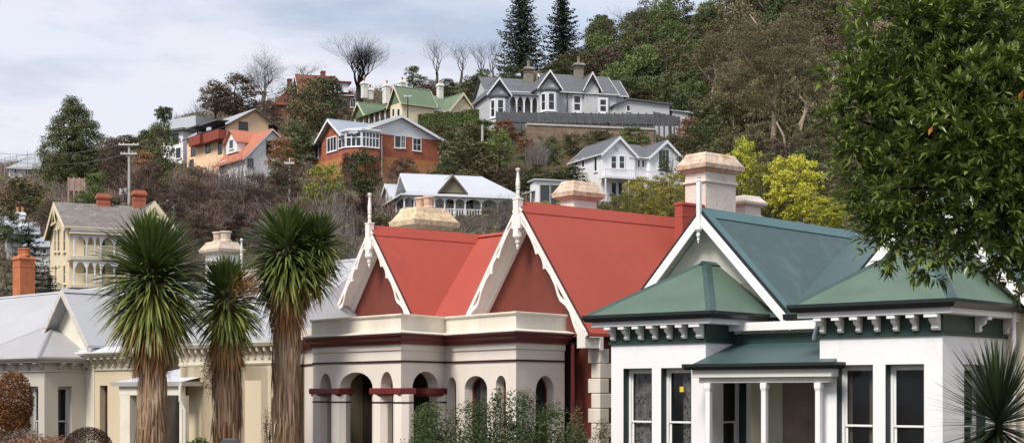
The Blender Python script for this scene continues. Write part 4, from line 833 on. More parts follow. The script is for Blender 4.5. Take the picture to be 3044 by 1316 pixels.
# wing with brick gable facing left
xL=h.x(1018,1.5); LL=LF(xL); y1=h.s(956,LL); h.wing(xL,xl+3,1.5,y1,-6,ze-.1,h.zl(358,xL,(1.5+y1)/2),'x','red_brick','blue_iron','white',oh=.6,ov=.6,bw=.2)
h.wpx(LL,974,1000,410,448,nv=3,mid=None,fw=.14,bar=.12)
q=MB(); T=LF(xL-.1); q.fb(T,1.3,y1+.5,-.1,.1,-8,zo-.3); q.build('base_wall',MATS['orange_base'],h.e)
q=MB(); a,bb=y1+.2,h.s(925,LF(xL+.5)); q.add([(xL-.4,a,ze-.4),(xL-.4,bb,ze-.9),(xL+4,bb,ze-.5),(xL+4,a,ze-.1),(xL-.4,a,ze-.55),(xL-.4,bb,ze-1.05),(xL+4,bb,ze-.65),(xL+4,a,ze-.25)],[(0,1,2,3),(4,5,6,7),(0,1,5,4),(1,2,6,5)]); q.build('porch_roof',MATS['blue_iron'],h.e)
q=MB(); q.fb(LF(xL+.5),y1,bb-.8,-3,0,-6,ze-.7); q.build('porch_wall',MATS['red_brick'],h.e); h.wpx(LF(xL+.5),938,946,436,468,fw=.2)
for s,T,zt in ((.0,FR(-.1),ze-.3),(b-.15,FR(-.1),ze-.2)):
    q=MB(); q.fb(T,s,s+.12,.0,.12,-2,zt); q.build('downpipe',MATS['white'],h.e)
# sloping orange buttress wall by the steps
bx,by=h.loc(910,176); q=MB(); T=lambda s,d,z:(s,d,z); q.ext([(xL-7.5,-6.5),(xL,-6.5),(xL,zo+.4),(xL-1.5,zo-.8)],T,1.9,2.2) if False else q.fb(LF(xL-.1),y1+.5,y1+4,-.3,.0,-8,zo-1.2)
q.build('buttress',MATS['orange_base'],h.e)
h.finish()
# --- white verandah villa
h=HH('villa','white iron roofed villa with a wraparound verandah on posts',1201,175,650,-16,'villa')
F=FR(0); Lf=LF(0); x1=h.s(1537,F); ly=h.s(1126,Lf); ze=h.z(577,F,0); fl=h.z(640,F,0)
yw=2.0; W=h; m0=h.x(1217,yw); m1=h.x(1532,yw); z1=h.zl(566,m0,yw); zr=h.zl(520,m0+1,yw+3)
h.wing(m0,m1,yw,yw+6.4,-4,z1,zr,'x','white','white_iron','white',oh=.25,ov=.3,hip=(0,.9),bw=.2)
T=LF(m0); g0=yw+6.6; g1=h.s(1140,T); h.wing(m0-.3,m0+9,g0,g1,-4,z1,zr-.2,'x','white','white_iron','white',oh=.1,ov=.3,bw=.2)
T=FR(yw-.9); a,b=h.s(1300,T),h.s(1388,T); h.wing(a+.3,b-.3,yw-.9,yw+4,z1-.2,z1+.05,h.zl(523,(a+b)/2,yw-.9),'y','olive_shingle','white_iron','brown_trim',oh=.3,ov=.3,bw=.18,gut=False)
q=MB(); q.add([(-.3,-.3,ze),(x1+.3,-.3,ze),(x1+.3,yw,z1-.1),(m0-.05,yw,z1-.1),(-.3,ly,ze),(m0-.05,ly,z1-.1)],[(0,1,2,3),(0,3,5,4)])
q.add([(-.3,-.3,ze-.08),(x1+.3,-.3,ze-.08),(x1+.3,yw,z1-.18),(m0-.05,yw,z1-.18),(-.3,ly,ze-.08),(m0-.05,ly,z1-.18)],[(0,1,2,3),(0,3,5,4)]); q.build('verandah_roof',MATS['white_iron'],h.e)
q=MB(); q.sweep([(-.3,ly),(-.3,-.3),(x1+.3,-.3)],[(0,ze-.12),(.12,ze-.12),(.12,ze+.04),(0,ze+.04)]); q.build('gutter',MATS['white'],h.e)
q=MB(); q.box(-.1,x1,-.1,yw-.01,fl-.3,fl); q.box(-.1,m0-.01,yw,ly,fl-.3,fl); q.build('verandah_floor',MATS['offwhite'],h.e)
FP_=[1202,1232,1262,1292,1322,1352,1383,1431,1480]; LP_=[1176,1155,1140]
P_=[(h.s(p,F),0) for p in FP_]+[(x1,0)]; Q_=[(0,h.s(p,Lf)) for p in LP_]
for lst,T in ((P_,F),([(0,0)]+Q_,Lf)):
    for i,(a,b) in enumerate(lst):
        s=a if T is F else b
        if not(T is Lf and i==0): q=MB(); q.fb(T,s-.07,s+.07,-.14,0,fl-3 if T is Lf else fl,ze-.12); q.build('verandah_post',MATS['white'],h.e)
        if i<len(lst)-1:
            e=lst[i+1][0] if T is F else lst[i+1][1]; q=MB(); n=8
            ar=[(s+(e-s)*j/n, ze-.75+.45*math.sin(PI*j/n)**.6) for j in range(n+1)]
            for j in range(n): q.ext([ar[j],ar[j+1],(ar[j+1][0],ze-.12),(ar[j][0],ze-.12)],T,-.09,-.05)
            q.build('valance',MATS['white'],h.e)
            if i<7: 
                q=MB(); q.fb(T,s,e,-.12,-.04,fl+.8,fl+.88); k=max(4,int(abs(e-s)/.28))
                for j in range(k): c=s+(e-s)*(j+.5)/k; q.fb(T,c-.05,c+.05,-.1,-.06,fl,fl+.8)
                q.build('balustrade',MATS['white'],h.e)
T=FR(yw); dark_wins(h,T,[(1329,1354,594,617),(1262,1276,592,617),(1224,1236,594,618)],fw=.12); dark_wins(h,T,[(1381,1406,592,622)],nv=2,nh=2,fw=.12)
T=LF(m0); dark_wins(h,T,[(1162,1170,594,615),(1183,1190,594,618)],fw=.12)
for i in range(4): s=h.s((1150,1180,1215,1260)[i],F); q=MB(); q.fb(F,s-.06,s+.06,-.5,-.38,-5,fl-.3); q.build('stilt',MATS['white'],h.e)
h.finish()
# --- garden room beside it
h=HH('garden_room','small white framed garden room with large grey glass doors',1592,163,606,-8,'garden room')
F=FR(0); b=h.s(1690,F); zt=h.z(536,F,1); q=MB(); q.box(0,b,0,3.5,-2,zt); q.build('wall',MATS['white'],h.e)
q=MB(); q.add([(-.2,-.3,zt+.12),(b+.3,-.3,zt+.0),(b+.3,4,zt+.3),(-.2,4,zt+.42),(-.2,-.3,zt+.005),(b+.3,-.3,zt-.1),(b+.3,4,zt+.2),(-.2,4,zt+.3)],[(0,1,2,3),(4,5,6,7),(0,1,5,4),(1,2,6,5),(3,0,4,7)]); q.build('roof',MATS['white_iron'],h.e)
h.win(F,.45,b*.42,-1.,zt-.45,fw=.12,frame='trim_grey',sill=False); h.win(F,b*.46,b-.5,-1.,zt-.45,fw=.12,frame='trim_grey',sill=False)
q=MB(); c=h.s(1552,F); q.add([(c,.2,h.z(574,F,c)),(-.02,.2,h.z(563,F,0)),(-.02,2.5,h.z(560,F,0)),(c,2.5,h.z(571,F,c)),(c,.2,h.z(576,F,c)),(-.02,.2,h.z(566,F,0)),(-.02,2.5,h.z(563,F,0)),(c,2.5,h.z(574,F,c))],[(0,1,2,3),(4,5,6,7),(0,1,5,4)]); q.build('lean_to_roof',MATS['white_iron'],h.e)
h.finish()
# --- white two-storey house
h=HH('house','white two storey house with slate blue roof and a balcony',1790,190,600,-25)
F=FR(0); Lf=LF(0); g1=h.s(1887,F); ye=h.s(1697,Lf); ze=h.z(455,F,0); zr=h.z(409,F,g1/2)
h.wing(0,g1,0,ye,-4,ze,zr,'y','white','slate','white',oh=.25,ov=.35,bw=.25)
x2=h.s(1925,F); x3=h.s(2022,F)
h.wing(g1-.5,x2+1,.5,7.5,-4,ze,zr-.1,'x','white','slate','white',oh=.5,hip=(0,0),barge=False)
h.wing(x2,x3,-.4,8,-4,ze-.1,h.zl(421,(x2+x3)/2,-.4),'y','white','slate','white',oh=.2,ov=.35,bw=.25)
dark_wins(h,Lf,[(1768,1775,468,508),(1731,1738,472,496),(1710,1718,478,492)],fw=.12)
dark_wins(h,F,[(1817,1831,465,500),(1841,1855,465,500)],nh=2,fw=.12); q=MB(); s=h.s(1832,F); q.fb(F,s-.2,s+.2,.002,.06,h.z(449,F,s),h.z(437,F,s)); q.build('gable_vent',MATS['trim_grey'],h.e)
T=FR(.5); dark_wins(h,T,[(1895,1901,476,497),(1908,1914,476,497)],fw=.1)
T=FR(-.4); dark_wins(h,T,[(1958,1988,446,500)],nv=3,fw=.15)
dark_wins(h,F,[(1818,1831,543,580),(1838,1850,543,580)],fw=.12,sill=False); dark_wins(h,T,[(1945,1985,540,570)],nv=3,fw=.12)
Tb=FR(-1.6); a=h.s(1798,Tb); b=h.s(1950,Tb); zb=h.z(521,Tb,a); q=MB(); q.fb(Tb,a,b,-1.58,.05,zb-.25,zb); q.build('balcony_floor',MATS['white'],h.e)
q=MB(); q.fb(Tb,a,b,0,.06,zb+.72,zb+.82)
for j in range(int((b-a)/.22)): c=a+.1+j*.22; q.fb(Tb,c-.04,c+.04,0,.04,zb,zb+.72)
q.build('balustrade',MATS['white'],h.e)
for px in (1801,1870,1946): s=h.s(px,Tb); q=MB(); q.fb(Tb,s-.07,s+.07,-.14,0,-4,zb-.25); q.build('balcony_post',MATS['white'],h.e)
h.finish()
# --- grey villa on top
h=HH('villa','grey rendered villa with slate gables and arched verandah behind the dark fence',1633,222,338,-15,'villa')
F=FR(0); X=lambda px,y=0:h.x(px,y); zb=-3
ze=h.z(268,F,0); zr=h.z(212,F,0)
def gab(p0,p1,pt,yy,yback,pe,bayw=None,**k):
    a,b=X(p0,yy),X(p1,yy); z0=h.zl(pe,(a+b)/2,yy); z1=h.zl(pt,(a+b)/2,yy); h.wing(a+.35,b-.35,yy,yback,zb,z0+.5,z1,'y','grey_wall','slate','white',oh=.35,ov=.5,bw=.2,gut=False)
    # dark fretted inner gable
    q=MB(); m=(a+b)/2; hw=(b-a)/2
    for s in (-1,1): q.ext([(m,z1-.3),(m+s*hw*.9,z0+.35),(m+s*hw*.75,z0+.2),(m,z1-.85)],lambda s_,d,z:(s_,d,z),yy-.44,yy-.38)
    q.build('fretwork',MATS['black_wood'],h.e); return a,b,z0,z1
a1,b1,z0,z1=gab(1445,1519,234,-1.5,7,286); a2,b2,z02,z12=gab(1595,1670,212,-1.5,9,267); a3,b3,z03,z13=gab(1730,1787,218,-.3,9,270)
xe=X(1832)
h.wing(a1+1,X(1640),1.8,8.6,zb,h.zl(272,X(1560),1.8),h.zl(237,X(1560),5),'x','grey_wall','slate','white',oh=.3,barge=False)
h.wing(X(1633),xe,0,8.5,zb,h.z(272,F,X(1700)),h.zl(225,X(1700),4.2),'x','grey_wall','slate','white',oh=.4,ov=.3,bw=.2)
h.wing(X(1760),xe+1.2,.3,7,zb,h.z(280,F,X(1820)),h.zl(240,X(1820),3.6),'x','grey_wall','slate','white',oh=.4,ov=.5,bw=.25,part='rear_roof')
# canted bays
for a,b,zt in ((a1,b1,z0),(a2,b2,z02)):
    m=(a+b)/2; w_=(b-a)*.33; V=[(m-w_,-1.4),(m-w_*.55,-2.5),(m+w_*.55,-2.5),(m+w_,-1.4)]; q=MB(); zt=zt-.15
    q.ext([(p[0],p[1]) for p in V],lambda s,d,z:(s,z,d),zb,zt); q.build('bay',MATS['grey_wall'],h.e)
    q=MB(); q.sweep(V,[(0,zt-.1),(.25,zt-.1),(.28,zt+.05),(-.1,zt+.3),(-.1,zt)]); q.ext([(p[0],p[1]) for p in V],lambda s,d,z:(s,z,d),zt+.05,zt+.3); q.build('bay_roof',MATS['slate'],h.e)
    for k in range(3):
        T=SEG(V[k],V[k+1]); h.win(T,T.len*.22,T.len*.78,zt-2.6,zt-.55,nh=2,fw=T.len*.18,frame='white')
# arched verandah
zv=h.zl(283,X(1560,-1.),-1.); vx=[1514,1536,1558,1580,1600]; Tv=FR(-1.)
q=MB(); q.add([(b1-.3,-1.3,zv),(a2+.4,-1.3,zv),(a2+.4,1.8,zv+.9),(b1-.3,1.8,zv+.9),(b1-.3,-1.3,zv-.1),(a2+.4,-1.3,zv-.1),(a2+.4,1.8,zv+.8),(b1-.3,1.8,zv+.8)],[(0,1,2,3),(4,5,6,7),(0,1,5,4)]); q.build('verandah_roof',MATS['slate'],h.e)
for i,p in enumerate(vx):
    s=h.s(p,Tv); q=MB(); q.fb(Tv,s-.1,s+.1,-.2,0,zb,zv-.12); q.build('verandah_post',MATS['white'],h.e)
    if i<4:
        e=h.s(vx[i+1],Tv); q=MB(); n=10
        pts=[(s+(e-s)*j/n, zv-1.2+1.0*(1-abs(2*j/n-1)**1.7)) for j in range(n+1)]
        for j in range(n): q.ext([pts[j],pts[j+1],(pts[j+1][0],zv-.11),(pts[j][0],zv-.11)],Tv,-.12,-.04)
        q.build('gothic_arch',MATS['white'],h.e)
h.win(FR(1.8),X(1530,1.8),X(1548,1.8),zv-3,zv-1,nv=2,frame='white')
for p0,p1,pt,pb in ((1707,1724,287,328),(1784,1801,297,331)):
    T=F if p0<1750 else FR(-.3); h.wpx(T,p0,p1,pt,pb,nh=2,fw=.3,bar=.15)
for px,pt,pb,yy in ((1571,200,236,5),(1720,188,222,4.2)):
    x=h.x(px,yy); h.chimney(x,yy,1.15,.9,h.zl(pb,x,yy)-1,h.zl(pt,x,yy),m='stone_chim',cap=.25,caph=.5,pots=1,ph=.8,potm='stone_chim',pr=.22)
q=MB(); q.tube([(X(1686,-.15),-.15,ze),(X(1686,-.15),-.15,zb)],.06,5); q.build('downpipe',MATS['black_wood'],h.e)
# low annex
T=FR(-1.5); a=X(1828,-1.5); b=X(1990,-1.5); za=h.zl(300,a,-1.5); q=MB(); am=a+1.8; 
q.ext([(a,zb),(b,zb),(b,h.zl(312,b,-1.5)),(am,h.zl(297,am,-1.5)),(a,za-.6)],lambda s,d,z:(s,d,z),-1.5,4); q.build('annex_wall',MATS['grey_wall'],h.e)
q=MB(); zb2=h.zl(312,b,-1.5); q.ext([(am,h.zl(297,am,-1.5)+.01),(b+.3,zb2-.02),(b+.3,zb2+.15),(am,h.zl(297,am,-1.5)+.16)],lambda s,d,z:(s,d,z),-1.9,4.3); q.ext([(a-.3,za-.7),(am,h.zl(297,am,-1.5)+.01),(am,h.zl(297,am,-1.5)+.16),(a-.3,za-.55)],lambda s,d,z:(s,d,z),-1.9,4.3); q.build('annex_roof',MATS['slate'],h.e)
h.wpx(T,1863,1872,314,330,fw=.08)
h.finish()
# small grey shed at its right
h=HH('shed','low grey shed with pale roof at the end of the dark fence',2000,225,345,-10,'shed')
F=FR(0); b=h.s(2052,F); z1=h.z(330,F,1); q=MB(); q.box(0,b,0,4,-3,z1); q.build('wall',MATS['grey_wall'],h.e); q=MB(); q.add([(-.3,-.3,z1+.1),(b+.3,-.3,z1-.2),(b+.3,4,z1+.3),(-.3,4,z1+.6),(-.3,-.3,z1+.0),(b+.3,-.3,z1-.3),(b+.3,4,z1+.2),(-.3,4,z1+.5)],[(0,1,2,3),(4,5,6,7),(0,1,5,4),(3,0,4,7)]); q.build('roof',MATS['white_iron'],h.e); h.finish()

# --- fence, retaining wall, hedges
h=HH('fence','dark grey slatted fence in front of the grey villa',1476,214,365,-13,'fence')
T=FR(0); n=20; pxs=[1476+i*(1945-1476)/n for i in range(n+1)]
for i in range(n+1):
    s=h.s(pxs[i],T); zt=h.z(333+6*i/n,T,s); zb=h.z(364+8*i/n,T,s); q=MB(); q.fb(T,s-.07,s+.07,-.14,.02,zb-1.2,zt+.15); q.build('post',MATS['fence_grey'],h.e)
    if i<n:
        e=h.s(pxs[i+1],T); q=MB(); k=9
        for j in range(k): c=s+.12+(e-s-.24)*j/(k-1); q.fb(T,c-.045,c+.045,-.05,-.02,zb+.1,zt)
        q.fb(T,s+.07,e-.07,-.1,-.051,zt-.2,zt-.05); q.fb(T,s+.07,e-.07,-.1,-.051,zb+.25,zb+.4); q.fb(T,s+.07,e-.07,-.13,-.11,zb-.8,zt-.35); q.build('slat_panel',MATS['fence_grey'],h.e)
h.finish()
h=HH('fence','solid charcoal board fence stepping up beside the grey annex',1945,214,372,-22,'fence')
T=FR(0)
for i in range(6):
    s=h.s(1945+i*15,T); zt=h.z(334+3*i,T,s); q=MB(); q.fb(T,s-.08,s+.08,-.14,.03,-2,zt+.1); q.build('post',MATS['fence_grey'],h.e)
    if i<5: e=h.s(1960+i*15,T); q=MB(); q.fb(T,s+.08,e-.08,-.1,-.02,h.z(374,T,s),zt); q.build('board_panel',MATS['fence_grey'],h.e)
h.finish()
h=HH('retaining_wall','brown stone retaining wall with concrete coping under the slatted fence',1578,210,408,-13,'retaining wall')
T=FR(0); b=h.s(1950,T); z1=h.z(369,T,3); q=MB(); q.fb(T,-.5,b,-.8,0,-3,z1-.25); q.build('stonework',MATS['stone_wall'],h.e); q=MB(); q.fb(T,-.5,b,-.9,.12,z1-.248,z1+.0); q.build('coping',MATS['concrete'],h.e); h.finish()
h=HH('deck_fence','weathered pinkish timber balustrade on a bank among shrubs',203,165,572,-8,'fence')
T=FR(0); b=h.s(252,T); z1=h.z(530,T,1); zm_=h.z(565,T,1)
for i in range(4): s=b*i/3; q=MB(); q.fb(T,s-.06,s+.06,-.12,0,-1.5,z1+.1); q.build('post',MATS['pink_wood'],h.e)
for i in range(3):
    q=MB(); s0=b*i/3+.06; s1=b*(i+1)/3-.06; q.fb(T,s0,s1,-.1,-.03,z1-.08,z1); q.fb(T,s0,s1,-.1,-.03,zm_-.06,zm_)
    for j in range(5): c=s0+(s1-s0)*(j+.5)/5; q.fb(T,c-.035,c+.035,-.08,-.04,zm_,z1-.08)
    q.build('balustrade',MATS['pink_wood'],h.e)
h.finish()
# --- poles and wires
def pole(label,px,D,pt,pb,arms,r=.16,m='concrete',name='power_pole'):
    Y=D*KD; X=(px-CX)/FP*Y; zt=(HZ-pt)/FP*Y+CZ; z0=(HZ-pb)/FP*Y+CZ-1; e=empty(name,(X,Y,z0)); tag(e,label,'pole')
    q=MB(); q.lathe(0,0,[(r*1.2,0),(r*.75,zt-z0)],8); q.build('post',MATS[m],e)
    for py,hw in arms:
        z=(HZ-py)/FP*Y+CZ-z0; q=MB(); q.box(-hw,hw,-r-.12,-r-.02,z-.07,z+.07); a=q.build('crossarm',MATS['trim_grey'],e)
        for s in (-.9,-.5,.5,.9): q=MB(); q.lathe(s*hw,-r-.07,[(.03,z+.071),(.05,z+.12),(.03,z+.18)],6); q.build('insulator',MATS['offwhite'],a)
    return e
pole('tall pale power pole with crossarms among purple brown shrubs',384,165,428,585,[(431,1.0),(458,.8)],.14)
pole('short grey pole with a crossarm behind the palm tops',516,140,588,650,[(598,.55)],.1)
pole('slim dark pole standing in front of the green roofed villa',1212,222,283,365,[(287,.5)],.08,'black_wood')
pole('stubby grey post rising from the shrubs below the hedge',1434,200,372,410,[],.16)
pole('thin leaning pole with small arms beside the white house with orange tiles',861,170,470,590,[(486,.5)],.09,'trim_grey')
Y=168*KD; q=MB(); X=(366-CX)/FP*Y; z=(HZ-570)/FP*Y+CZ; e=empty('signboard',(X,Y,z-2)); tag(e,'small white signboard at the foot of the power pole','sign'); q.box(-.35,.35,-.03,.03,1.7,2.35); q.build('panel',MATS['white'],e); q=MB(); q.box(-.2,.2,-.045,-.032,1.85,1.95); q.box(-.06,.06,-.045,-.032,1.951,2.2); q.build('marking',MATS['steel_grey'],e); q=MB(); q.tube([(0,.06,0),(0,.06,2.3)],.05,6); q.build('post',MATS['trim_grey'],e)
def wire(label,a,b,sag=.6,r=.022):
    P=[Vector(((p-CX)/FP*d*KD,d*KD,(HZ-y)/FP*d*KD+CZ)) for p,y,d in (a,b)]; q=MB(); pts=[P[0].lerp(P[1],i/12)-Vector((0,0,sag*4*(i/12)*(1-i/12))) for i in range(13)]; q.tube(pts,r,4)
    o=q.build('overhead_wire',MATS['cable']); tag(o,label,'wire')
wire('overhead wire running left from the tall power pole',(-60,450,150),(362,430,165)); wire('overhead wire running right from the tall power pole to the apricot block',(406,430,165),(590,445,215),.4)
wire('lower overhead wire leaving the tall power pole to the left',(-60,462,150),(368,459,165),.9)
# ================= vegetation
leafmat('leaf_dark',[(.014,.019,.008),(.031,.040,.014),(.056,.066,.022),(.09,.098,.036)])
leafmat('leaf_olive',[(.022,.021,.011),(.045,.044,.019),(.075,.070,.030),(.12,.105,.05)])
leafmat('leaf_green',[(.020,.032,.010),(.045,.066,.018),(.08,.105,.03),(.12,.14,.045)])
leafmat('leaf_lime',[(.05,.07,.012),(.09,.11,.02),(.14,.15,.03),(.2,.19,.04)])
leafmat('leaf_brown',[(.026,.018,.013),(.054,.037,.026),(.085,.060,.042),(.125,.092,.066)])
leafmat('leaf_rust',[(.05,.022,.012),(.10,.045,.022),(.16,.08,.035),(.22,.12,.06)])
leafmat('leaf_yellow',[(.06,.075,.012),(.16,.17,.018),(.30,.30,.035),(.42,.37,.05)])
leafmat('leaf_yolive',[(.03,.035,.012),(.07,.075,.02),(.18,.16,.03),(.34,.28,.05)])
leafmat('leaf_maroon',[(.015,.006,.006),(.03,.012,.011),(.05,.02,.017),(.07,.03,.025)])
leafmat('leaf_euc',[(.032,.031,.014),(.066,.061,.029),(.105,.093,.048),(.16,.138,.078)])
leafmat('twig_purple',[(.035,.022,.020),(.07,.045,.040),(.11,.075,.065),(.16,.12,.105)],trans=0)
leafmat('twig_mid',[(.03,.027,.025),(.055,.05,.046),(.085,.077,.07),(.12,.11,.10)],trans=0)
leafmat('twig_grey',[(.08,.07,.065),(.14,.125,.115),(.20,.18,.17),(.28,.25,.24)],trans=0)
leafmat('needle',[(.008,.014,.010),(.015,.024,.016),(.025,.038,.024),(.04,.055,.035)])
mat('bark',(.07,.055,.042),.9,.3,2); mat('bark_dark',(.035,.030,.027),.9,.3,2); mat('bark_pale',(.30,.235,.18),.85,.3,1.5,col2=(.18,.12,.09),c2=(.5,.65)); mat('bark_grey',(.13,.12,.11),.9,.25,2)
def rvec(r): 
    while 1:
        v=Vector((r.uniform(-1,1),r.uniform(-1,1),r.uniform(-1,1)))
        if .05<v.length<1: return v.normalized()
def leafq(mb,p,n,ls,r,asp=.5):
    n=n.normalized(); u=n.cross(rvec(r)); 
    if u.length<.05: u=n.orthogonal()
    u.normalize(); w=n.cross(u); a=ls*.5; b=a*asp
    mb.add([p-u*a,p-w*b+n*(a*.15),p+u*a,p+w*b+n*(a*.15)],[(0,1,2,3)])
def crown(seed,n,ls,shape='round',clump=.2,asp=.55,nc=None,zmin=.12):
    """unit crown (height 1, width 1) made of leaf clumps spread through its volume"""
    r=random.Random(seed); mb=MB(); nc=nc or int(34*(.3/clump)**2); C=[]
    def rad(z):
        if shape=='round': return math.sqrt(max(0,1-((z-.55)/.47)**2))
        if shape=='dome': return math.sqrt(max(0.02,1-(z/1.0)**2))**.9 if z>0 else 1
        if shape=='cone': return max(.05,(1-z))**.75*1.05 if z>.15 else .8+z
        if shape=='broad': return min(1,1.25*max(.02,1-z)**.62)*(1 if z>.25 else .85+.6*z)
        if shape=='column': return .85*math.sqrt(max(0,1-((z-.5)/.55)**4))
        if shape=='umbrella': return math.sqrt(max(0,1-((z-.78)/.24)**2)) if abs(z-.78)<.24 else 0
        if shape=='spread': return max(0,math.sqrt(max(0,1-((z-.62)/.40)**2)))
        return 1
    t=0
    while len(C)<nc and t<20000:
        t+=1; z=r.uniform(zmin*.3 if shape=='dome' else zmin,.97); R_=rad(z)
        if R_<=.04: continue
        a=r.uniform(0,2*PI); q=r.random()**.45*R_*(1-clump*.9)
        c=Vector((q*math.cos(a)*.5,q*math.sin(a)*.5,z*(1-clump*.35)))
        cr=clump*r.uniform(.55,1.15)*.5
        if all((c-d).length>(cr+e)*.55 for d,e in C): C.append((c,cr))
        elif t%7==0: C.append((c,cr))
    # holes and irregular growth: drop a few outer clumps, stretch others
    tot=sum(e*e for _,e in C)
    for c,cr in C:
        sx=Vector((r.uniform(.8,1.35),r.uniform(.8,1.35),r.uniform(.6,1.0)))
        for i in range(max(6,int(n*cr*cr/tot))):
            d=rvec(r); 
            if d.z<-.35 and r.random()<.6: d.z=-d.z
            p=c+Vector((d.x*sx.x,d.y*sx.y,d.z*sx.z))*cr*(r.random()**.35)*r.uniform(.85,1.2)
            leafq(mb,p,d+rvec(r)*.75+Vector((0,0,.3)),ls*r.uniform(.6,1.35),r,asp)
    return mb,C
def trunkmb(seed,C,r0,base=0,forks=5):
    r=random.Random(seed); q=MB(); q.tube([(0,0,base-.12),(r.uniform(-.01,.01),r.uniform(-.01,.01),.25),(r.uniform(-.03,.03),r.uniform(-.03,.03),.55),(0,0,.8)],[r0*1.2,r0,r0*.6,r0*.15],7)
    for c,_ in r.sample(C,min(forks,len(C))):
        b=Vector((0,0,r.uniform(.2,.5))); m=(b+c)/2+Vector((0,0,-.04)); q.tube([b,m,c],[r0*.5,r0*.35,r0*.1],5)
    return q
def bare(seed,lv=5,spread=.55,up=.25,r0=.022,first=.28,ratio=.74,kids=3,wob=.18,thick=1.,zstart=0.):
    """leafless tree, height about 1; returns (trunk, branches) meshes"""
    r=random.Random(seed); T=MB(); B=MB(); tips=[]
    def grow(p,d,L,rad,k,mb):
        n=3 if k<3 else 2; pts=[p]; rs=[rad]; dd=d.copy()
        for i in range(n):
            dd=(dd+rvec(r)*wob+Vector((0,0,up*.25))).normalized(); pts.append(pts[-1]+dd*L/n); rs.append(rad*(1-.4*(i+1)/n))
        mb.tube(pts,rs,6 if k==0 else 4 if k<3 else 3); tips.append(pts[-1])
        if k>=lv: return
        m=kids+(1 if r.random()<.35 else 0)
        for j in range(m):
            t=1 if j==0 else r.uniform(.45,1); i=min(n,int(t*n+.5)); base=pts[i]
            ax=rvec(r); sd=(dd.cross(ax)).normalized(); ang=spread*r.uniform(.5,1.25)*(0.5 if j==0 else 1)
            nd=(dd*math.cos(ang)+sd*math.sin(ang)+Vector((0,0,up*.3))).normalized()
            grow(base,nd,L*ratio*r.uniform(.8,1.15),rs[i]*(.72 if j==0 else .58),k+1,B)
    grow(Vector((0,0,-.05)),Vector((0,0,1)),first,r0,0,T)
    H_=max(t.z for t in tips); rr=sorted(math.hypot(t.x,t.y) for t in tips); W_=2*rr[int(len(rr)*.985)]
    for mb in (T,B): mb.v=[(x/W_*1.0*1.0,y/W_,z/H_) for x,y,z in mb.v]
    return T,B
def twigs(seed,n,h0=.6,w=.012,curve=.25,fan=.5):
    """leafless shrub: many fine stems fanning from the ground, unit size"""
    r=random.Random(seed); mb=MB()
    for i in range(n):
        a=r.uniform(0,2*PI); q=r.random()**.6; b=Vector((q*.38*math.cos(a),q*.38*math.sin(a),-.02)); L_=r.uniform(h0,1)*(1-q*q*.42)
        d=Vector((math.cos(a)*fan*q+r.uniform(-.25,.25),math.sin(a)*fan*q+r.uniform(-.25,.25),1)).normalized(); p=b.copy(); side=d.cross(rvec(r)).normalized()*w*.5; V=[]; 
        for k in range(5): V+= [p-side*(1-k*.22),p+side*(1-k*.22)]; p=p+d*L_/4; d=(d+rvec(r)*curve).normalized()
        mb.add(V,[(2*k,2*k+1,2*k+3,2*k+2) for k in range(4)])
        for j in range(3):
            k=r.randint(1,4); s=V[2*k]; s=Vector(s); e=s+(d+rvec(r)*.8).normalized()*r.uniform(.08,.2); sd=side*.6; mb.add([s-sd,s+sd,e+sd*.3,e-sd*.3],[(0,1,2,3)])
    return mb
PRO={}
def proto(key,crown_mb,cm,trunk_mb=None,tm='bark',cn='crown',tn='trunk'):
    """one prototype per kind: mesh data shared by every copy"""
    def me(mb,nm,m):
        d=bpy.data.meshes.new(nm); d.from_pydata(mb.v,[],mb.f); d.materials.append(MATS[m]); return d
    PRO[key]=[(cn,me(crown_mb,cn,cm))]+([(tn,me(trunk_mb,tn,tm))] if trunk_mb else [])
COUNT={}
def plant(key,name,label,cat,x,y,z,w,h,group=None,rz=None,r=random.Random(77)):
    e=empty(name,(x,y,z),r.uniform(0,2*PI) if rz is None else rz,(w,w,h)); tag(e,label,cat,group)
    for nm,d in PRO[key]:
        o=bpy.data.objects.new(nm,d); COL.objects.link(o); o.parent=e
    return e
def plant_px(key,name,label,cat,cx,pyb,wpx,hpx,D,group=None,rz=None):
    Y=D*KD; return plant(key,name,label,cat,(cx-CX)/FP*Y,Y,(HZ-pyb)/FP*Y+CZ,wpx/FP*Y,hpx/FP*Y,group,rz)
def mk(key,seed,n,ls,shape,cm,clump=.2,tr=None,tm='bark',asp=.55,zmin=.12):
    mb,C=crown(seed,n,ls,shape,clump,asp,zmin=zmin); proto(key,mb,cm,trunkmb(seed,C,tr) if tr else None,tm)
SM=[('dark','leaf_dark'),('olive','leaf_olive'),('green','leaf_green'),('brown','leaf_brown'),('rust','leaf_rust'),('lime','leaf_lime'),('maroon','leaf_maroon'),('euc','leaf_euc')]
def sc_(m,f):
    for e in MATS[m].node_tree.nodes['Color Ramp' if 'Color Ramp' in MATS[m].node_tree.nodes else 'ColorRamp'].color_ramp.elements: c=e.color; e.color=(c[0]*f,c[1]*f,c[2]*f,1)
for m in ('leaf_dark','leaf_olive','leaf_green','leaf_lime','leaf_brown','leaf_rust','leaf_yellow','leaf_yolive','leaf_euc','twig_purple','needle'): sc_(m,1.75)
for i,(k,m) in enumerate(SM):
    tw_=k in ('brown','maroon'); mk('bush_'+k,100+i,4800 if tw_ else 3000,.06 if tw_ else .052,'dome',m,.30,asp=.2 if tw_ else .5)
    mk('bush2_'+k,150+i,4800 if tw_ else 3000,.06 if tw_ else .052,'dome',m,.24,asp=.2 if tw_ else .5)
    mk('tree_'+k,200+i,4200,.042,'round',m,.26,.022)
    mk('tree2_'+k,250+i,4200,.042,'spread' if i%2 else 'round',m,.2,.02)
for k_ in ('tree_euc','tree2_euc'): PRO[k_][1][1].materials[0]=MATS['bark_pale']
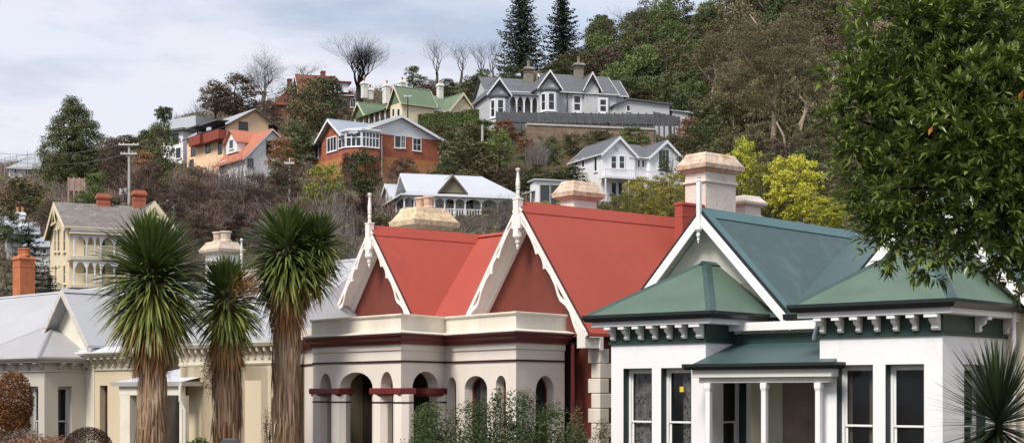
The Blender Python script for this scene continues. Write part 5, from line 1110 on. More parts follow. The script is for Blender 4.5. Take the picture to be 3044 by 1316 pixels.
for k_ in ('bare',): pass

# --- undergrowth sheets of leaves and twigs covering the hillside (nobody could count them)
r=random.Random(9)
def scatter(name,mt,n,cond,ls,asp=.5,stick=False):
    mb=MB(); c=0; t=0
    while c<n and t<n*12:
        t+=1; px=r.uniform(-60,3050); D=math.sqrt(r.uniform(95**2,345**2)); 
        k=cond(px,D)
        if r.random()>k: continue
        X,Y,z=hill(px,D); c+=1
        if stick:
            for j in range(3):
                d=Vector((r.uniform(-.5,.5),r.uniform(-.5,.5),1)).normalized(); p=Vector((X+r.uniform(-.8,.8),Y,z)); L_=r.uniform(.8,2.3); s=Vector((ls,0,0)); mb.add([p-s,p+s,p+d*L_+s*.3,p+d*L_-s*.3],[(0,1,2,3)])
        else: leafq(mb,Vector((X,Y,z+r.random()**1.5*1.1)),Vector((r.uniform(-.6,.6),r.uniform(-1.4,.2),1)),ls*r.uniform(.6,1.4),r,asp)
    me=bpy.data.meshes.new(name); me.from_pydata(mb.v,[],mb.f); me.materials.append(MATS[mt]); o=bpy.data.objects.new(name,me); COL.objects.link(o); return o
from mathutils import noise as _ns
def nz(px,D,s): return _ns.noise(Vector((px/s,D/s*6,s)))
tag(scatter('undergrowth','leaf_olive',26000,lambda p,D:.5+nz(p,D,160)*1.2,.62),'low olive undergrowth covering the hillside','undergrowth',None,'stuff')
tag(scatter('ground_cover','leaf_dark',22000,lambda p,D:.45-nz(p,D,130)*1.4,.62),'low dark green ground cover between the hillside shrubs','ground cover',None,'stuff')
tag(scatter('brushwood','twig_purple',9000,lambda p,D:(.8 if p<1250 else .1)*(1 if D<215 else .3),.035,stick=True),'bare purple brown brushwood on the lower slope','brushwood',None,'stuff')

# --- single trees one can point to
mb,C=crown(11,34000,.021,'broad',.17,.5,nc=190); proto('macro',mb,'leaf_dark',trunkmb(11,C,.03,forks=12),'bark')
plant_px('macro','conifer_tree','broad dense dark conifer standing alone against the sky above the deck fence','tree',222,575,255,300,212)
mb,C=crown(12,3500,.05,'umbrella',.22); proto('knob',mb,'leaf_dark',trunkmb(12,C,.03,forks=6),'bark')
plant_px('knob','topknot_tree','small tree with a rounded topknot crown on a bare stem beside the white boxy house','tree',486,412,64,100,218)
T,B=bare(31,6,.62,.12,.02,.25,.76,4); proto('bare_pale',B,'twig_mid',T,'bark_grey',cn='branches')
T,B=bare(32,6,.5,.32,.018,.14,.80,4,.14); proto('bare_dark',B,'bark_dark',T,'bark_dark',cn='branches')
T,B=bare(33,6,.36,.55,.009,.26,.76,3,.12); proto('bare_slim',B,'twig_mid',T,'bark_grey',cn='branches')
plant_px('bare_pale','bare_tree','tall pale leafless tree with a wide airy crown behind the apricot block','tree',778,340,400,230,268)
plant_px('bare_dark','bare_tree','dense dark leafless tree with a fan shaped crown behind the brick house','tree',1068,285,280,185,285)
for cx,pb,w_,h_,D,lab in ((905,262,110,75,290,'faint small leafless tree between the two big bare trees'),(1300,255,85,150,285,'slender leafless tree nearest the rounded dark tree on the skyline'),(1370,250,75,130,285,'leafless slim tree in the middle of the bare row on the skyline'),(1425,245,70,125,288,'leafless slim tree in the bare row, next to the conifers'),(1470,245,65,140,288,'leafless slim tree touching the first tall conifer'),(1875,135,120,115,300,'pale leafless tree at the edge of the wooded hill'),(640,345,80,110,262,'leafless tree behind the roof of the apricot block'),(590,380,70,80,262,'small leafless tree left of the apricot roof')):
    plant_px('bare_slim','bare_tree',lab,'tree',cx,pb,w_*1.6,h_*1.25,D)
# tall conifers with tiers of drooping branches
def fir(seed,tiers,nb,dens,lsz=.05):
    r=random.Random(seed); mb=MB(); q=MB(); q.tube([(0,0,-.05),(0,0,.5),(0,0,1)],[.02,.014,.003],6)
    for t in range(tiers):
        z=.12+.86*t/tiers; R_=.5*(1-(z-.1)/.9)**.75*r.uniform(.75,1.1)+.02
        for b in range(nb):
            a=2*PI*(b+r.random()*.8)/nb; L_=R_*r.uniform(.6,1.12); n=int(dens*L_*2)+4; z0=z+r.uniform(-.012,.012)
            for i in range(n):
                u=(i+r.random())/n; d=L_*u; zz_=z0-.045*math.sin(u*2.2)+.03*u*u; w_=.05*(1-u*.6)
                p=Vector((d*math.cos(a),d*math.sin(a),zz_))+Vector((r.uniform(-w_,w_),r.uniform(-w_,w_),r.uniform(-.014,.006)))
                leafq(mb,p,Vector((r.uniform(-.5,.5),r.uniform(-.8,.3),1)),.0+lsz*r.uniform(.7,1.3),r,.42)
            if b%2==0: q.tube([(0,0,z0),(L_*.5*math.cos(a),L_*.5*math.sin(a),z0-.03),(L_*.9*math.cos(a),L_*.9*math.sin(a),z0-.02)],[.005,.003,.001],4)
    return mb,q
mb,q=fir(41,19,13,60); proto('fir',mb,'needle',q,'bark_dark',cn='branches'); mb,q=fir(43,18,12,60); proto('fir2',mb,'needle',q,'bark_dark',cn='branches')
plant_px('fir','conifer_tree','tall dark tiered conifer, nearer the bare trees, of the pair behind the grey villa','tree',1552,235,185,315,262,'pair of tall conifers',rz=.3)
plant_px('fir2','conifer_tree','tall dark tiered conifer nearer the wooded hill, behind the grey villa','tree',1672,215,165,265,268,'pair of tall conifers',rz=1.2)

# --- shrubs and trees on the hillside, each set by eye: key, centre, base, width, height, depth, label
V=[
('bush_olive',60,690,190,175,160,'olive brown bush at the picture edge below the scaffolded house'),
('bush_rust',70,640,160,110,185,'rusty round bush below the scaffolded house'),
('bush2_dark',30,730,130,110,150,'dark green bush above the white chimneys at the picture edge'),
('bush_lime',118,640,80,60,175,'yellow green low shrub right of the rusty bush'),
('bush2_brown',150,680,120,90,150,'brown twiggy bush above the blue roofed house'),
('bush_green',282,612,92,110,160,'clipped bright green domed shrub next to the deck fence'),
('bush2_green',250,632,90,70,152,'low bright green shrub in front of the deck fence'),
('bush_dark',330,640,170,60,150,'dark green hedge like shrub behind the red chimneys'),
('bush2_brown',345,560,110,150,192,'purple brown bush between the conifer and the power pole'),
('tree_brown',330,520,110,110,208,'brown shrubby tree behind the conifer trunk'),
('bush_rust',425,530,95,90,196,'red brown bush right of the power pole'),
('tree_dark',480,545,120,190,202,'dark green tree beneath the white boxy house'),
('bush_dark',440,470,90,90,212,'dark rounded tree on the skyline below the topknot tree'),
('bush_olive',375,440,120,45,222,'brownish flat topped shrub on the skyline behind the power pole'),
('bush_lime',488,575,44,56,172,'small yellow green shrub among brown bushes'),
('bush2_brown',450,600,130,120,168,'brown bush right of the power pole foot'),
('bush_brown',425,640,120,90,155,'brown bush behind the right red chimney'),
('bush_brown',575,650,150,160,150,'large purple brown bush below the apricot block'),
('bush2_brown',500,690,150,120,135,'dark brown bush above the first palm'),
('bush_brown',670,700,170,140,142,'wide brown bush below the white house with orange tiles'),
('bush2_brown',590,740,160,110,128,'brown bush between the first and third palms'),
('bush_brown',760,660,150,150,150,'brown bush above the tallest palm'),
('bush2_maroon',720,740,150,110,128,'dark maroon brown bush behind the palms'),
('bush2_brown',850,620,130,130,162,'brown bush under the bungalow steps'),
('bush_rust',835,500,110,100,186,'reddish bush between the white house and the bungalow'),
('bush_dark',870,480,100,70,190,'low dark pine like shrub left of the bungalow porch'),
('bush2_dark',830,560,90,90,176,'dark bush at the foot of the white house with orange tiles'),
('tree_brown',700,350,200,125,252,'broad reddish brown tree behind the apricot roof'),
('tree2_brown',640,350,120,100,256,'dark brown tree left behind the apricot roof'),
('tree_olive',905,420,150,190,214,'big dark olive tree between the apricot block and the bungalow'),
('tree_dark',960,400,150,180,222,'big dark green tree under the old brick house'),
('bush2_dark',880,470,150,110,205,'dark green bush below the big olive tree'),
('tree_brown',960,330,110,85,250,'brown leafy tree in front of the old brick house'),
('bush_brown',800,365,90,70,248,'brown bush beside the old brick house wall'),
('bush_brown',1020,350,70,70,244,'brown bush between brick house and green roofed villa'),
('tree_lime',968,630,150,150,160,'yellow green tree in front of the orange bungalow base'),
('bush2_lime',905,650,90,70,158,'yellow green shrub left of the yellow green tree'),
('tree_dark',1085,580,125,140,166,'dark green tree in front of the bungalow corner'),
('bush_maroon',1082,700,85,130,148,'dark maroon round bush left of the verandah villa'),
('bush_brown',1040,560,90,110,178,'brown bush against the bungalow brick wall'),
('bush2_brown',1200,535,120,70,190,'brown bush against the orange base wall'),
('bush2_brown',1020,700,130,130,140,'brown bush below the maroon bush'),
('bush_brown',930,720,140,130,135,'brown bush right of the tallest palm'),
('bush_olive',990,800,150,120,115,'olive brown bush left of the tall white finial'),
('bush2_olive',1135,690,110,60,150,'grassy olive mound below the verandah corner'),
('bush_olive',1400,545,210,140,194,'large rounded olive shrub behind the white verandah villa'),
('bush_dark',1330,550,110,90,190,'dark green shrub right of the bungalow'),
('bush2_dark',1345,470,110,90,202,'dark shrub below the hedge'),
('tree_green',1485,505,120,125,196,'mid green tree below the dark fence'),
('bush_olive',1400,440,120,80,208,'olive shrub below the yellow villa hedge'),
('bush_green',1440,420,150,70,212,'green shrub under the corner of the dark fence'),
('bush_olive',1310,430,110,70,214,'olive green shrub right of the bungalow roof'),
('bush_rust',1500,410,100,60,210,'rusty brown shrub at the foot of the slatted fence'),
('bush_dark',1640,490,85,90,194,'dark green shrub on the rocky bank'),
('bush2_dark',1590,495,70,60,194,'small dark shrub beside the pale dead stems'),
('bush_dark',1690,545,150,55,184,'dark hedge like shrub left of the white two storey house'),
('bush2_dark',1600,555,170,60,182,'dark hedge like shrub above the garden room'),
('bush_brown',1510,555,150,60,190,'brown dark shrub above the verandah villa roof'),
('bush_olive',1700,440,80,50,204,'olive shrub at the base of the stone retaining wall'),
('bush_rust',1565,450,90,45,203,'dry rusty ground shrub on the rocky bank'),
('bush_olive',1780,430,110,50,204,'mossy olive shrub beneath the coping'),
('bush_green',1880,430,120,60,204,'green shrub above the white two storey house'),
('bush_rust',2050,420,90,75,214,'tawny grass tussock at the end of the dark fence'),
('bush_olive',2010,470,140,80,200,'olive bush behind the right gable of the white two storey house'),
('tree_dark',2080,480,110,120,203,'dark green tree beyond the end of the fence'),
('bush2_olive',2060,530,140,90,186,'olive brown bush right of the white two storey house'),
('tree_dark',1228,255,62,66,276,'rounded dark tree on the skyline behind the green roofed villa'),
('bush_brown',1265,290,110,65,268,'brown bush behind the green roof'),
('bush_dark',1330,290,90,60,266,'dark bush behind the right gable of the green roofed villa'),
('bush_dark',1400,300,110,80,262,'dark bush between the yellow villa and the grey villa'),
('bush2_green',1440,260,90,60,268,'green bush left behind the grey villa roof'),
('bush2_dark',1520,250,110,60,256,'dark bush at the foot of the tall conifers'),
('bush_dark',1650,240,130,60,256,'dark bush behind the grey villa chimney'),
('tree_olive',1700,230,120,80,262,'olive tree right of the tall conifers'),
('tree_brown',1790,250,170,110,262,'dark brown tree behind the grey villa'),
('bush_brown',1900,300,170,45,240,'brown hedge behind the grey annex'),
]
for k,cx,pb,w_,h_,D,lab in V: plant_px(k,'tree' if k.startswith('tree') else 'shrub',lab,'tree' if k.startswith('tree') else 'shrub',cx,pb+6,w_*1.08,h_*1.08,D)
# leafless shrubs and saplings
proto('twigs',twigs(51,420),'twig_purple',cn='stems'); proto('twigs_pale',twigs(52,300,.7,.010,.12,.25),'twig_grey',cn='stems')
for cx,pb,w_,h_,D,lab in ((720,600,170,150,178,'bare grey shrub against the white house with orange tiles'),(660,590,110,120,180,'bare shrub left of the white orange roofed house corner'),(560,600,130,110,172,'bare purple shrub under the apricot block'),(1000,800,150,260,125,'clump of tall thin bare saplings right of the tallest palm'),(950,780,110,200,122,'thin bare saplings above the white roof edge'),(900,690,110,130,150,'bare brown shrub below the bungalow steps'),(620,720,180,120,135,'bare purple shrub behind the middle palm'),(800,720,180,140,135,'bare purple shrub beside the tallest palm'),(420,600,130,110,168,'bare brown shrub by the power pole'),(1600,490,90,90,193,'pale dead stems on the rocky bank')):
    plant_px('twigs_pale' if 'thin' in lab or 'pale' in lab or 'grey' in lab else 'twigs','bare_shrub',lab,'shrub',cx,pb,w_,h_,D)
T,B=bare(61,6,.75,.1,.02,.14,.78,4,.3); proto('bare_low',B,'twig_grey',T,'bark_grey',cn='branches')
plant_px('bare_low','bare_shrub','grey brown leafless garden bush behind the red ridge','shrub',1470,705,200,120,120); plant_px('bare_low','bare_shrub','greyish leafless bush in front of the verandah villa steps','shrub',1380,700,150,75,124,rz=2.); plant_px('bare_slim','bare_tree','small leafless tree in front of the verandah villa','tree',1500,690,120,140,123)
T,B=bare(62,5,.6,.3,.02,.2,.76,3,.2); proto('bare_creeper',B,'bark_dark',T,'bark_dark',cn='branches'); plant_px('bare_creeper','bare_tree','dark thin tree growing against the right gable of the white two storey house','tree',1985,580,85,150,184)
plant_px('bush2_dark','shrub','dark leafy climber at the window of the white two storey house','shrub',1975,520,45,70,185.5)
# hedge: a long clipped box of leaves
def hedge(name,label,px0,px1,D,pt,pb,th,mt,n=9000,ls=.22):
    Y=D*KD; a=Vector(((px0-CX)/FP*Y,Y,0)); b=Vector(((px1-CX)/FP*Y,Y-2,0)); L_=(b-a).length; d=(b-a).normalized(); z0=(HZ-pb)/FP*Y+CZ-1; z1=(HZ-pt)/FP*Y+CZ; r=random.Random(px0); mb=MB(); nn=Vector((d.y,-d.x,0))
    for i in range(n):
        s=r.uniform(0,L_); f=r.random(); bump_=.25*_ns.noise(Vector((s*.5,f*3,px0)))
        if f<.6: p=a+d*s+nn*(th/2+bump_+r.uniform(-.15,.1)); z=r.uniform(z0,z1+bump_); q=nn+rvec(r)*.8
        else: p=a+d*s+nn*r.uniform(-th/2,th/2); z=z1+bump_+r.uniform(-.15,.1); q=Vector((0,0,1))+rvec(r)*.8
        p.z=z; leafq(mb,p,q,ls*r.uniform(.6,1.4),r)
    me=bpy.data.meshes.new('foliage'); me.from_pydata([(v[0]-a.x,v[1]-a.y,v[2]-z0) for v in mb.v],[],mb.f); me.materials.append(MATS[mt]); e=empty(name,(a.x,a.y,z0)); tag(e,label,'hedge'); o=bpy.data.objects.new('foliage',me); COL.objects.link(o); o.parent=e
hedge('hedge','long clipped dark green hedge below the green roofed villa',1252,1385,228,346,366,2.5,'leaf_green')
hedge('hedge','clipped dark green hedge stepping towards the dark fence',1385,1482,226,335,360,2.5,'leaf_green',7000)

# --- wooded hill on the right: tree by tree
rw=random.Random(21); nt_=0
LAB={'dark':'dark green tree in the dense wood on the hill','olive':'olive green tree in the dense wood on the hill','green':'fresh green tree in the dense wood on the hill','brown':'brown tinged tree in the dense wood on the hill','euc':'grey green eucalypt in the dense wood on the hill'}
def wood(px,D,w_,h_,k):
    X,Y,z=hill(px,D); plant(('tree_' if rw.random()<.5 else 'tree2_')+k,'tree',LAB[k],'tree',X,Y,z-h_*.12,w_,h_,k+' trees of the wooded hill')
for D in range(222,352,9):
    px=1780+max(0,(300-D))*1.1 if D>232 else 2120
    if D>300: px=1790
    while px<2950:
        p_=px+rw.uniform(-18,18); D_=D+rw.uniform(-4,4)
        q=rw.random(); west=p_<2150
        k=('green' if q<.30 else 'dark' if q<.72 else 'olive') if west else ('euc' if q<.36 else 'brown' if q<.52 else 'olive' if q<.84 else 'dark')
        s=rw.uniform(.8,1.25); wood(p_,D_,(6.6 if west else 7.2)*s,(7.2 if west else 12. if k=='euc' else 9.5)*s*rw.uniform(.85,1.2),k); px+=rw.uniform(85,125)
for D in range(160,224,8):
    px=2110+rw.uniform(0,60)
    while px<2760:
        q=rw.random(); k='euc' if q<.35 else 'brown' if q<.45 else 'olive' if q<.78 else 'dark'; s=rw.uniform(.8,1.2); wood(px,D+rw.uniform(-3,3),5.5*s,6.*s,k); px+=rw.uniform(105,160)
for px,D,w_,h_,k in ((1990,240,7,7,'green'),(1930,262,8,8,'dark'),(1865,283,8,7,'olive'),(1830,275,7,6,'dark'),(2040,232,7,8,'dark'),(2080,225,6,8,'olive')): wood(px,D,w_,h_,k)
# eucalypts with pale trunks at the foot of the wood
def euc(label,px,pyb,D,pts,w0,crowns,seed):
    Y=D*KD; X0=(px-CX)/FP*Y; z0=(HZ-pyb)/FP*Y+CZ; e=empty('eucalyptus_tree',(X0,Y,z0)); tag(e,label,'tree'); q=MB()
    for line in pts:
        q.tube([((a-px)/FP*Y,i*.3,(pyb-b)/FP*Y) for i,(a,b) in enumerate(line[1:])],[line[0]*w0*(1-.6*i/(len(line)-2)) for i in range(len(line)-1)],7)
    q.build('trunk',MATS['bark_pale'],e,smooth=True); m=MB()
    for i,(a,b,rw_,rh) in enumerate(crowns):
        c,_=crown(seed+i,int(2600*(rw_*rh)/6400)+500,4.2/max(rw_,30),'round',.3,.4)
        m.add([(v[0]*rw_/FP*Y+(a-px)/FP*Y,v[1]*rw_/FP*Y,(v[2]-.5)*rh/FP*Y+(pyb-b)/FP*Y) for v in c.v],c.f)
    me=bpy.data.meshes.new('crown'); me.from_pydata(m.v,[],m.f); me.materials.append(MATS['leaf_euc']); o=bpy.data.objects.new('crown',me); COL.objects.link(o); o.parent=e
euc('straight pale trunked eucalypt above the yellow trees',2302,470,205,[(1,(2302,480),(2300,400),(2303,320),(2310,200)),(.5,(2303,330),(2260,230),(2200,140)),(.4,(2308,220),(2290,120),(2230,40))],.42,[(2290,200,170,130),(2230,120,150,120),(2340,110,170,130),(2260,290,160,90),(2200,230,110,90)],71)
euc('leaning forked eucalypt with bare orange tan limbs above the yellow trees',2338,480,200,[(1,(2338,485),(2345,440),(2375,380),(2405,320),(2425,280)),(.6,(2340,460),(2330,400),(2310,360)),(.7,(2362,480),(2372,420),(2392,350),(2400,300)),(.4,(2405,320),(2380,285))],.36,[(2430,250,130,120),(2400,180,140,110),(2360,400,60,70)],81)
euc('thin grey eucalypt left of the straight pale trunk',2180,400,222,[(1,(2180,410),(2182,340),(2178,250)),(.6,(2182,340),(2210,290))],.16,[(2160,280,120,150),(2210,310,100,120),(2180,220,110,90)],91)
euc('slender young eucalypt beside the glossy tree',2412,520,190,[(1,(2412,530),(2410,460),(2415,400))],.14,[(2410,430,120,110),(2430,500,110,120),(2380,480,80,70)],95)
for px,pb,D,lab in ((2240,330,248,'tall eucalypt with a pale forked trunk halfway up the wooded hill'),(2365,250,262,'tall pale trunked eucalypt high in the wood beside the glossy tree'),(2120,340,240,'pale trunked eucalypt where the green wood meets the brown one'),(2300,150,300,'pale limbed eucalypt near the top edge of the picture'),(2425,140,305,'pale limbed eucalypt near the top edge, beside the glossy tree')):
    k_=px%7*4-12
    euc(lab,px,pb,D,[(1,(px,pb+20),(px-3,pb-60),(px+k_,pb-120),(px-10,pb-200)),(.6,(px-2,pb-50),(px+35,pb-110),(px+60,pb-170)),(.5,(px,pb-90),(px-40,pb-140),(px-55,pb-180))],.30,[(px-30,pb-170,110,80),(px+55,pb-150,100,80),(px,pb-210,110,70),(px+20,pb-90,70,40)],px)
# --- yellow leaved trees right behind the roofs
for i,(m_,s_,ls_) in enumerate((('leaf_yellow',301,.034),('leaf_yellow',302,.034),('leaf_yolive',303,.030),('leaf_yolive',304,.034))):
    mb,C=crown(s_,9000,ls_,'round',.16,.5,zmin=.02); proto('ytree%d'%i,mb,m_,trunkmb(s_,C,.02),'bark')
for k,cx,pb,w_,h_,D,lab in (('ytree0',2215,650,140,250,92,'bright yellow leaved tree beside the big chimney'),('ytree1',2355,670,210,215,88,'broad yellow green tree in front of the eucalypts'),('ytree2',2290,680,170,210,90,'yellow olive tree between the two bright yellow trees'),('ytree1',2460,690,150,110,86,'low yellow tree by the edge of the glossy tree'),
  ('ytree2',1990,660,150,150,100,'olive and yellow leaved tree beside the big chimney, in front of the white house'),('ytree3',1910,670,150,150,102,'sparse yellow green tree in front of the white house balcony'),('ytree2',1840,675,130,105,98,'dark olive bush with yellow leaves behind the red ridge'),('ytree0',1690,660,100,75,96,'small bright yellow bush by the garden room'),('ytree3',1618,650,80,55,96,'small yellow leaved sapling near the garden room')):
    plant_px(k,'yellow_tree',lab,'tree',cx,pb,w_,h_,D)
# dark conifer and garden plants at lower left, behind the silver roofs
mb,q=fir(45,12,9,40); proto('fir_low',mb,'needle',q,'bark_dark',cn='branches')
plant_px('fir_low','conifer_tree','dark spreading conifer beside the yellow villa','tree',85,905,260,250,96)
plant_px('fir_low','conifer_tree','small dark conifer behind the silver ridge','tree',150,900,130,90,92,rz=2.)
# ================= plants close to the camera
leafmat('palm_dark',[(.034,.054,.017),(.080,.115,.032),(.15,.20,.055),(.25,.30,.10)],.38,.5,trans=.1)
leafmat('palm_green',[(.08,.11,.025),(.155,.195,.045),(.25,.285,.075),(.38,.37,.13)],.4,.5,trans=.15)
leafmat('palm_yellow',[(.10,.09,.02),(.17,.14,.03),(.26,.20,.05),(.36,.26,.08)],.5,.4,trans=.15)
leafmat('palm_dead',[(.16,.075,.028),(.30,.15,.06),(.44,.26,.12),(.55,.38,.22)],.8,.15,trans=.05)
leafmat('palm_thatch',[(.14,.075,.04),(.26,.16,.09),(.38,.26,.17),(.52,.43,.34)],.85,.1,trans=0)
leafmat('gloss_leaf',[(.036,.058,.015),(.09,.135,.03),(.19,.25,.055),(.33,.37,.11)],.3,.6,1.6,trans=.25)
leafmat('gloss_new',[(.12,.17,.03),(.18,.24,.05),(.26,.31,.07),(.34,.36,.10)],.35,.5,1.6,trans=.2); mat('orange_leaf',(.55,.22,.03),.5,.2,4)
leafmat('fern_leaf',[(.020,.036,.012),(.045,.075,.022),(.085,.125,.035),(.15,.18,.06)],.5,.4,1.2,trans=.2)
leafmat('copper_leaf',[(.07,.025,.010),(.13,.05,.018),(.20,.085,.028),(.24,.15,.035)],.6,.3,3.,trans=.1); leafmat('dark_copper',[(.016,.007,.006),(.03,.014,.010),(.05,.024,.016),(.08,.04,.025)],.7,.2,3.,trans=0)
def blade(mb,p,d,L_,w,droop,r,seg=5):
    d=d.normalized(); s=d.cross(Vector((0,0,1))); s=s.normalized() if s.length>.05 else Vector((1,0,0)); s=(s+rvec(r)*.35).normalized(); V=[]
    for k in range(seg+1):
        u=k/seg; wd=w*(.55+.9*u if u<.3 else 1-.0*u)*(1-max(0,(u-.35)/.65)**1.6)*.5+.0015
        V+=[p-s*wd,p+s*wd]; p=p+d*(L_/seg); d=(d+Vector((0,0,-droop*(.35+u)))).normalized()
    mb.add(V,[(2*k,2*k+1,2*k+3,2*k+2) for k in range(seg)])
def cabbage(name,label,px,Y,zc,heads,sk,trunk_r,seed,group=None,zg=0.,scale=1.):
    """heads: (dx,dz,tier length,radius,n); sk: (z where the dead skirt starts, its length, radius)"""
    X=(px-CX)/FP*Y; e=empty(name,(X,Y,zg)); tag(e,label,'cabbage tree',group); r=random.Random(seed)
    A,B,Cc,D_,E=MB(),MB(),MB(),MB(),MB()
    for dx,dz,tl,R_,n in heads:
        c=Vector((dx,0,zc+dz-zg))
        for i in range(n):
            t=r.random(); a=r.uniform(0,2*PI)      # t=1 youngest, at the top
            el=R(-58)+R(140)*t**1.05+r.uniform(-.16,.16)
            d=Vector((math.cos(a)*math.cos(el),math.sin(a)*math.cos(el),math.sin(el)))
            p=c+Vector((0,0,-tl*(1-t)**1.0))+Vector((math.cos(a),math.sin(a),0))*.08
            mb=A if t>.42 else (B if t>.13 or r.random()<.25 else Cc)
            blade(mb,p,d,R_*r.uniform(.8,1.12)*(1. if el<.5 else 1-.30*min(1,(el-.5)/.9)),.078*scale,(.15 if t>.5 else .20)*r.uniform(.4,1.7),r)
    zs,ls_,sr=sk
    for i in range(int(900*scale)):
        a=r.uniform(0,2*PI); t=r.random(); z=zs-ls_*t*.8+.25-zg; el=R(r.uniform(-86,-55)-8*t); d=Vector((math.cos(a)*math.cos(el),math.sin(a)*math.cos(el),math.sin(el)))
        rr_=sr*(1-t*.6)*.5*r.uniform(.5,1.05); blade(D_,Vector((math.cos(a)*rr_,math.sin(a)*rr_,z)),d,r.uniform(.5,1.0),.045,.12,r,4)
    zt=zs-ls_-zg
    for i in range(520):
        a=r.uniform(0,2*PI); z=r.uniform(.3,zt+.7); q=trunk_r*r.uniform(.85,1.2); d=Vector((math.cos(a)*r.uniform(-.05,.18),math.sin(a)*r.uniform(-.05,.18),-1)).normalized()
        blade(E,Vector((math.cos(a)*q,math.sin(a)*q,z)),d,r.uniform(.35,.9),.04,.02,r,3)
    q=MB(); n=8; q.tube([(math.sin(i*.7)*.03,0,zc*i/n-zg if i else 0) for i in range(n+1)],[trunk_r*(.95+.1*math.sin(i*2.1)) for i in range(n+1)],10); q.build('trunk',MATS['palm_thatch'],e)
    A.build('young_leaves',MATS['palm_dark'],e); B.build('mature_leaves',MATS['palm_green'],e); 
    if Cc.f: Cc.build('yellowing_leaves',MATS['palm_yellow'],e)
    if sk[1]>0: D_.build('dead_leaf_skirt',MATS['palm_dead'],e)
    E.build('hanging_thatch',MATS['palm_thatch'],e); return e
def ZP(py,Y): return (HZ-py)/FP*Y+CZ
GRP='cabbage trees in front of the cottages'
cabbage('cabbage_tree','biggest headed cabbage tree with yellowing lower leaves, in front of the cream cottage',452,38,ZP(762,38),[(0,0,1.25,1.66,1500)],(ZP(955,38),1.25,1.15),.31,1,GRP)
cabbage('cabbage_tree','smallest cabbage tree, standing between the two taller ones',674,39,ZP(850,39),[(0,0,.85,1.15,880)],(ZP(1015,39),.5,.6),.32,2,GRP)
cabbage('cabbage_tree','tallest cabbage tree with two dark heads beside the red cottage',852,40,ZP(710,40),[(0.02,0,.85,1.38,1200),(.85,.1,.5,.95,420),(.6,-.35,.7,.95,360)],(ZP(850,40),1.25,.95),.33,3,GRP)
X=(740-CX)/FP*38.6; e=empty('seed_cluster',(X,38.6,0)); 
COL.objects.unlink(e); bpy.data.objects.remove(e)
tw=bpy.data.objects['cabbage_tree.001']; mb=MB(); r=random.Random(8)
for i in range(700):
    d=rvec(r); p=Vector((.52,-.35,ZP(848,39)))+Vector((d.x*.42,d.y*.25,d.z*.38))*r.random()**.4; a=p+rvec(r)*.12; s=rvec(r)*.008; mb.add([p-s,p+s,a+s,a-s],[(0,1,2,3)])
mb.build('seed_cluster',MATS['palm_dead'],tw)
mb=MB()
for i in range(420):
    d=rvec(r); p=Vector((-.42,-.1,ZP(1105,39)))+Vector((d.x*.2,d.y*.2,d.z*.62))*r.random()**.5; a=p+rvec(r)*.14; s=rvec(r)*.006; mb.add([p-s,p+s,a+s,a-s],[(0,1,2,3)])
mb.build('seed_cluster',MATS['palm_thatch'],tw)
# young cabbage tree low at the right
Y=26.; X=(2968-CX)/FP*Y; e=empty('young_cabbage_tree',(X,Y,.2)); tag(e,'young dark cabbage tree with a spiky single head below the glossy tree','cabbage tree'); A=MB(); B=MB(); r=random.Random(4)
leafmat('palm_black',[(.010,.018,.009),(.024,.040,.018),(.05,.075,.03),(.09,.12,.05)],.4,.4,trans=.05)
for i in range(520):
    t=r.random(); a=r.uniform(0,2*PI); el=R(-45)+R(130)*t; d=Vector((math.cos(a)*math.cos(el),math.sin(a)*math.cos(el),math.sin(el))); blade(A if r.random()<.7 else B,Vector((0,0,ZP(1225,Y)-.2-.35*(1-t))),d,r.uniform(1.05,1.5),.036,.03,r)
A.build('young_leaves',MATS['palm_black'],e); B.build('mature_leaves',MATS['palm_black'],e); q=MB(); q.tube([(0,0,-.3),(.02,0,1.),(0,0,ZP(1225,Y)-.25)],[.1,.08,.07],8); q.build('trunk',MATS['bark'],e)
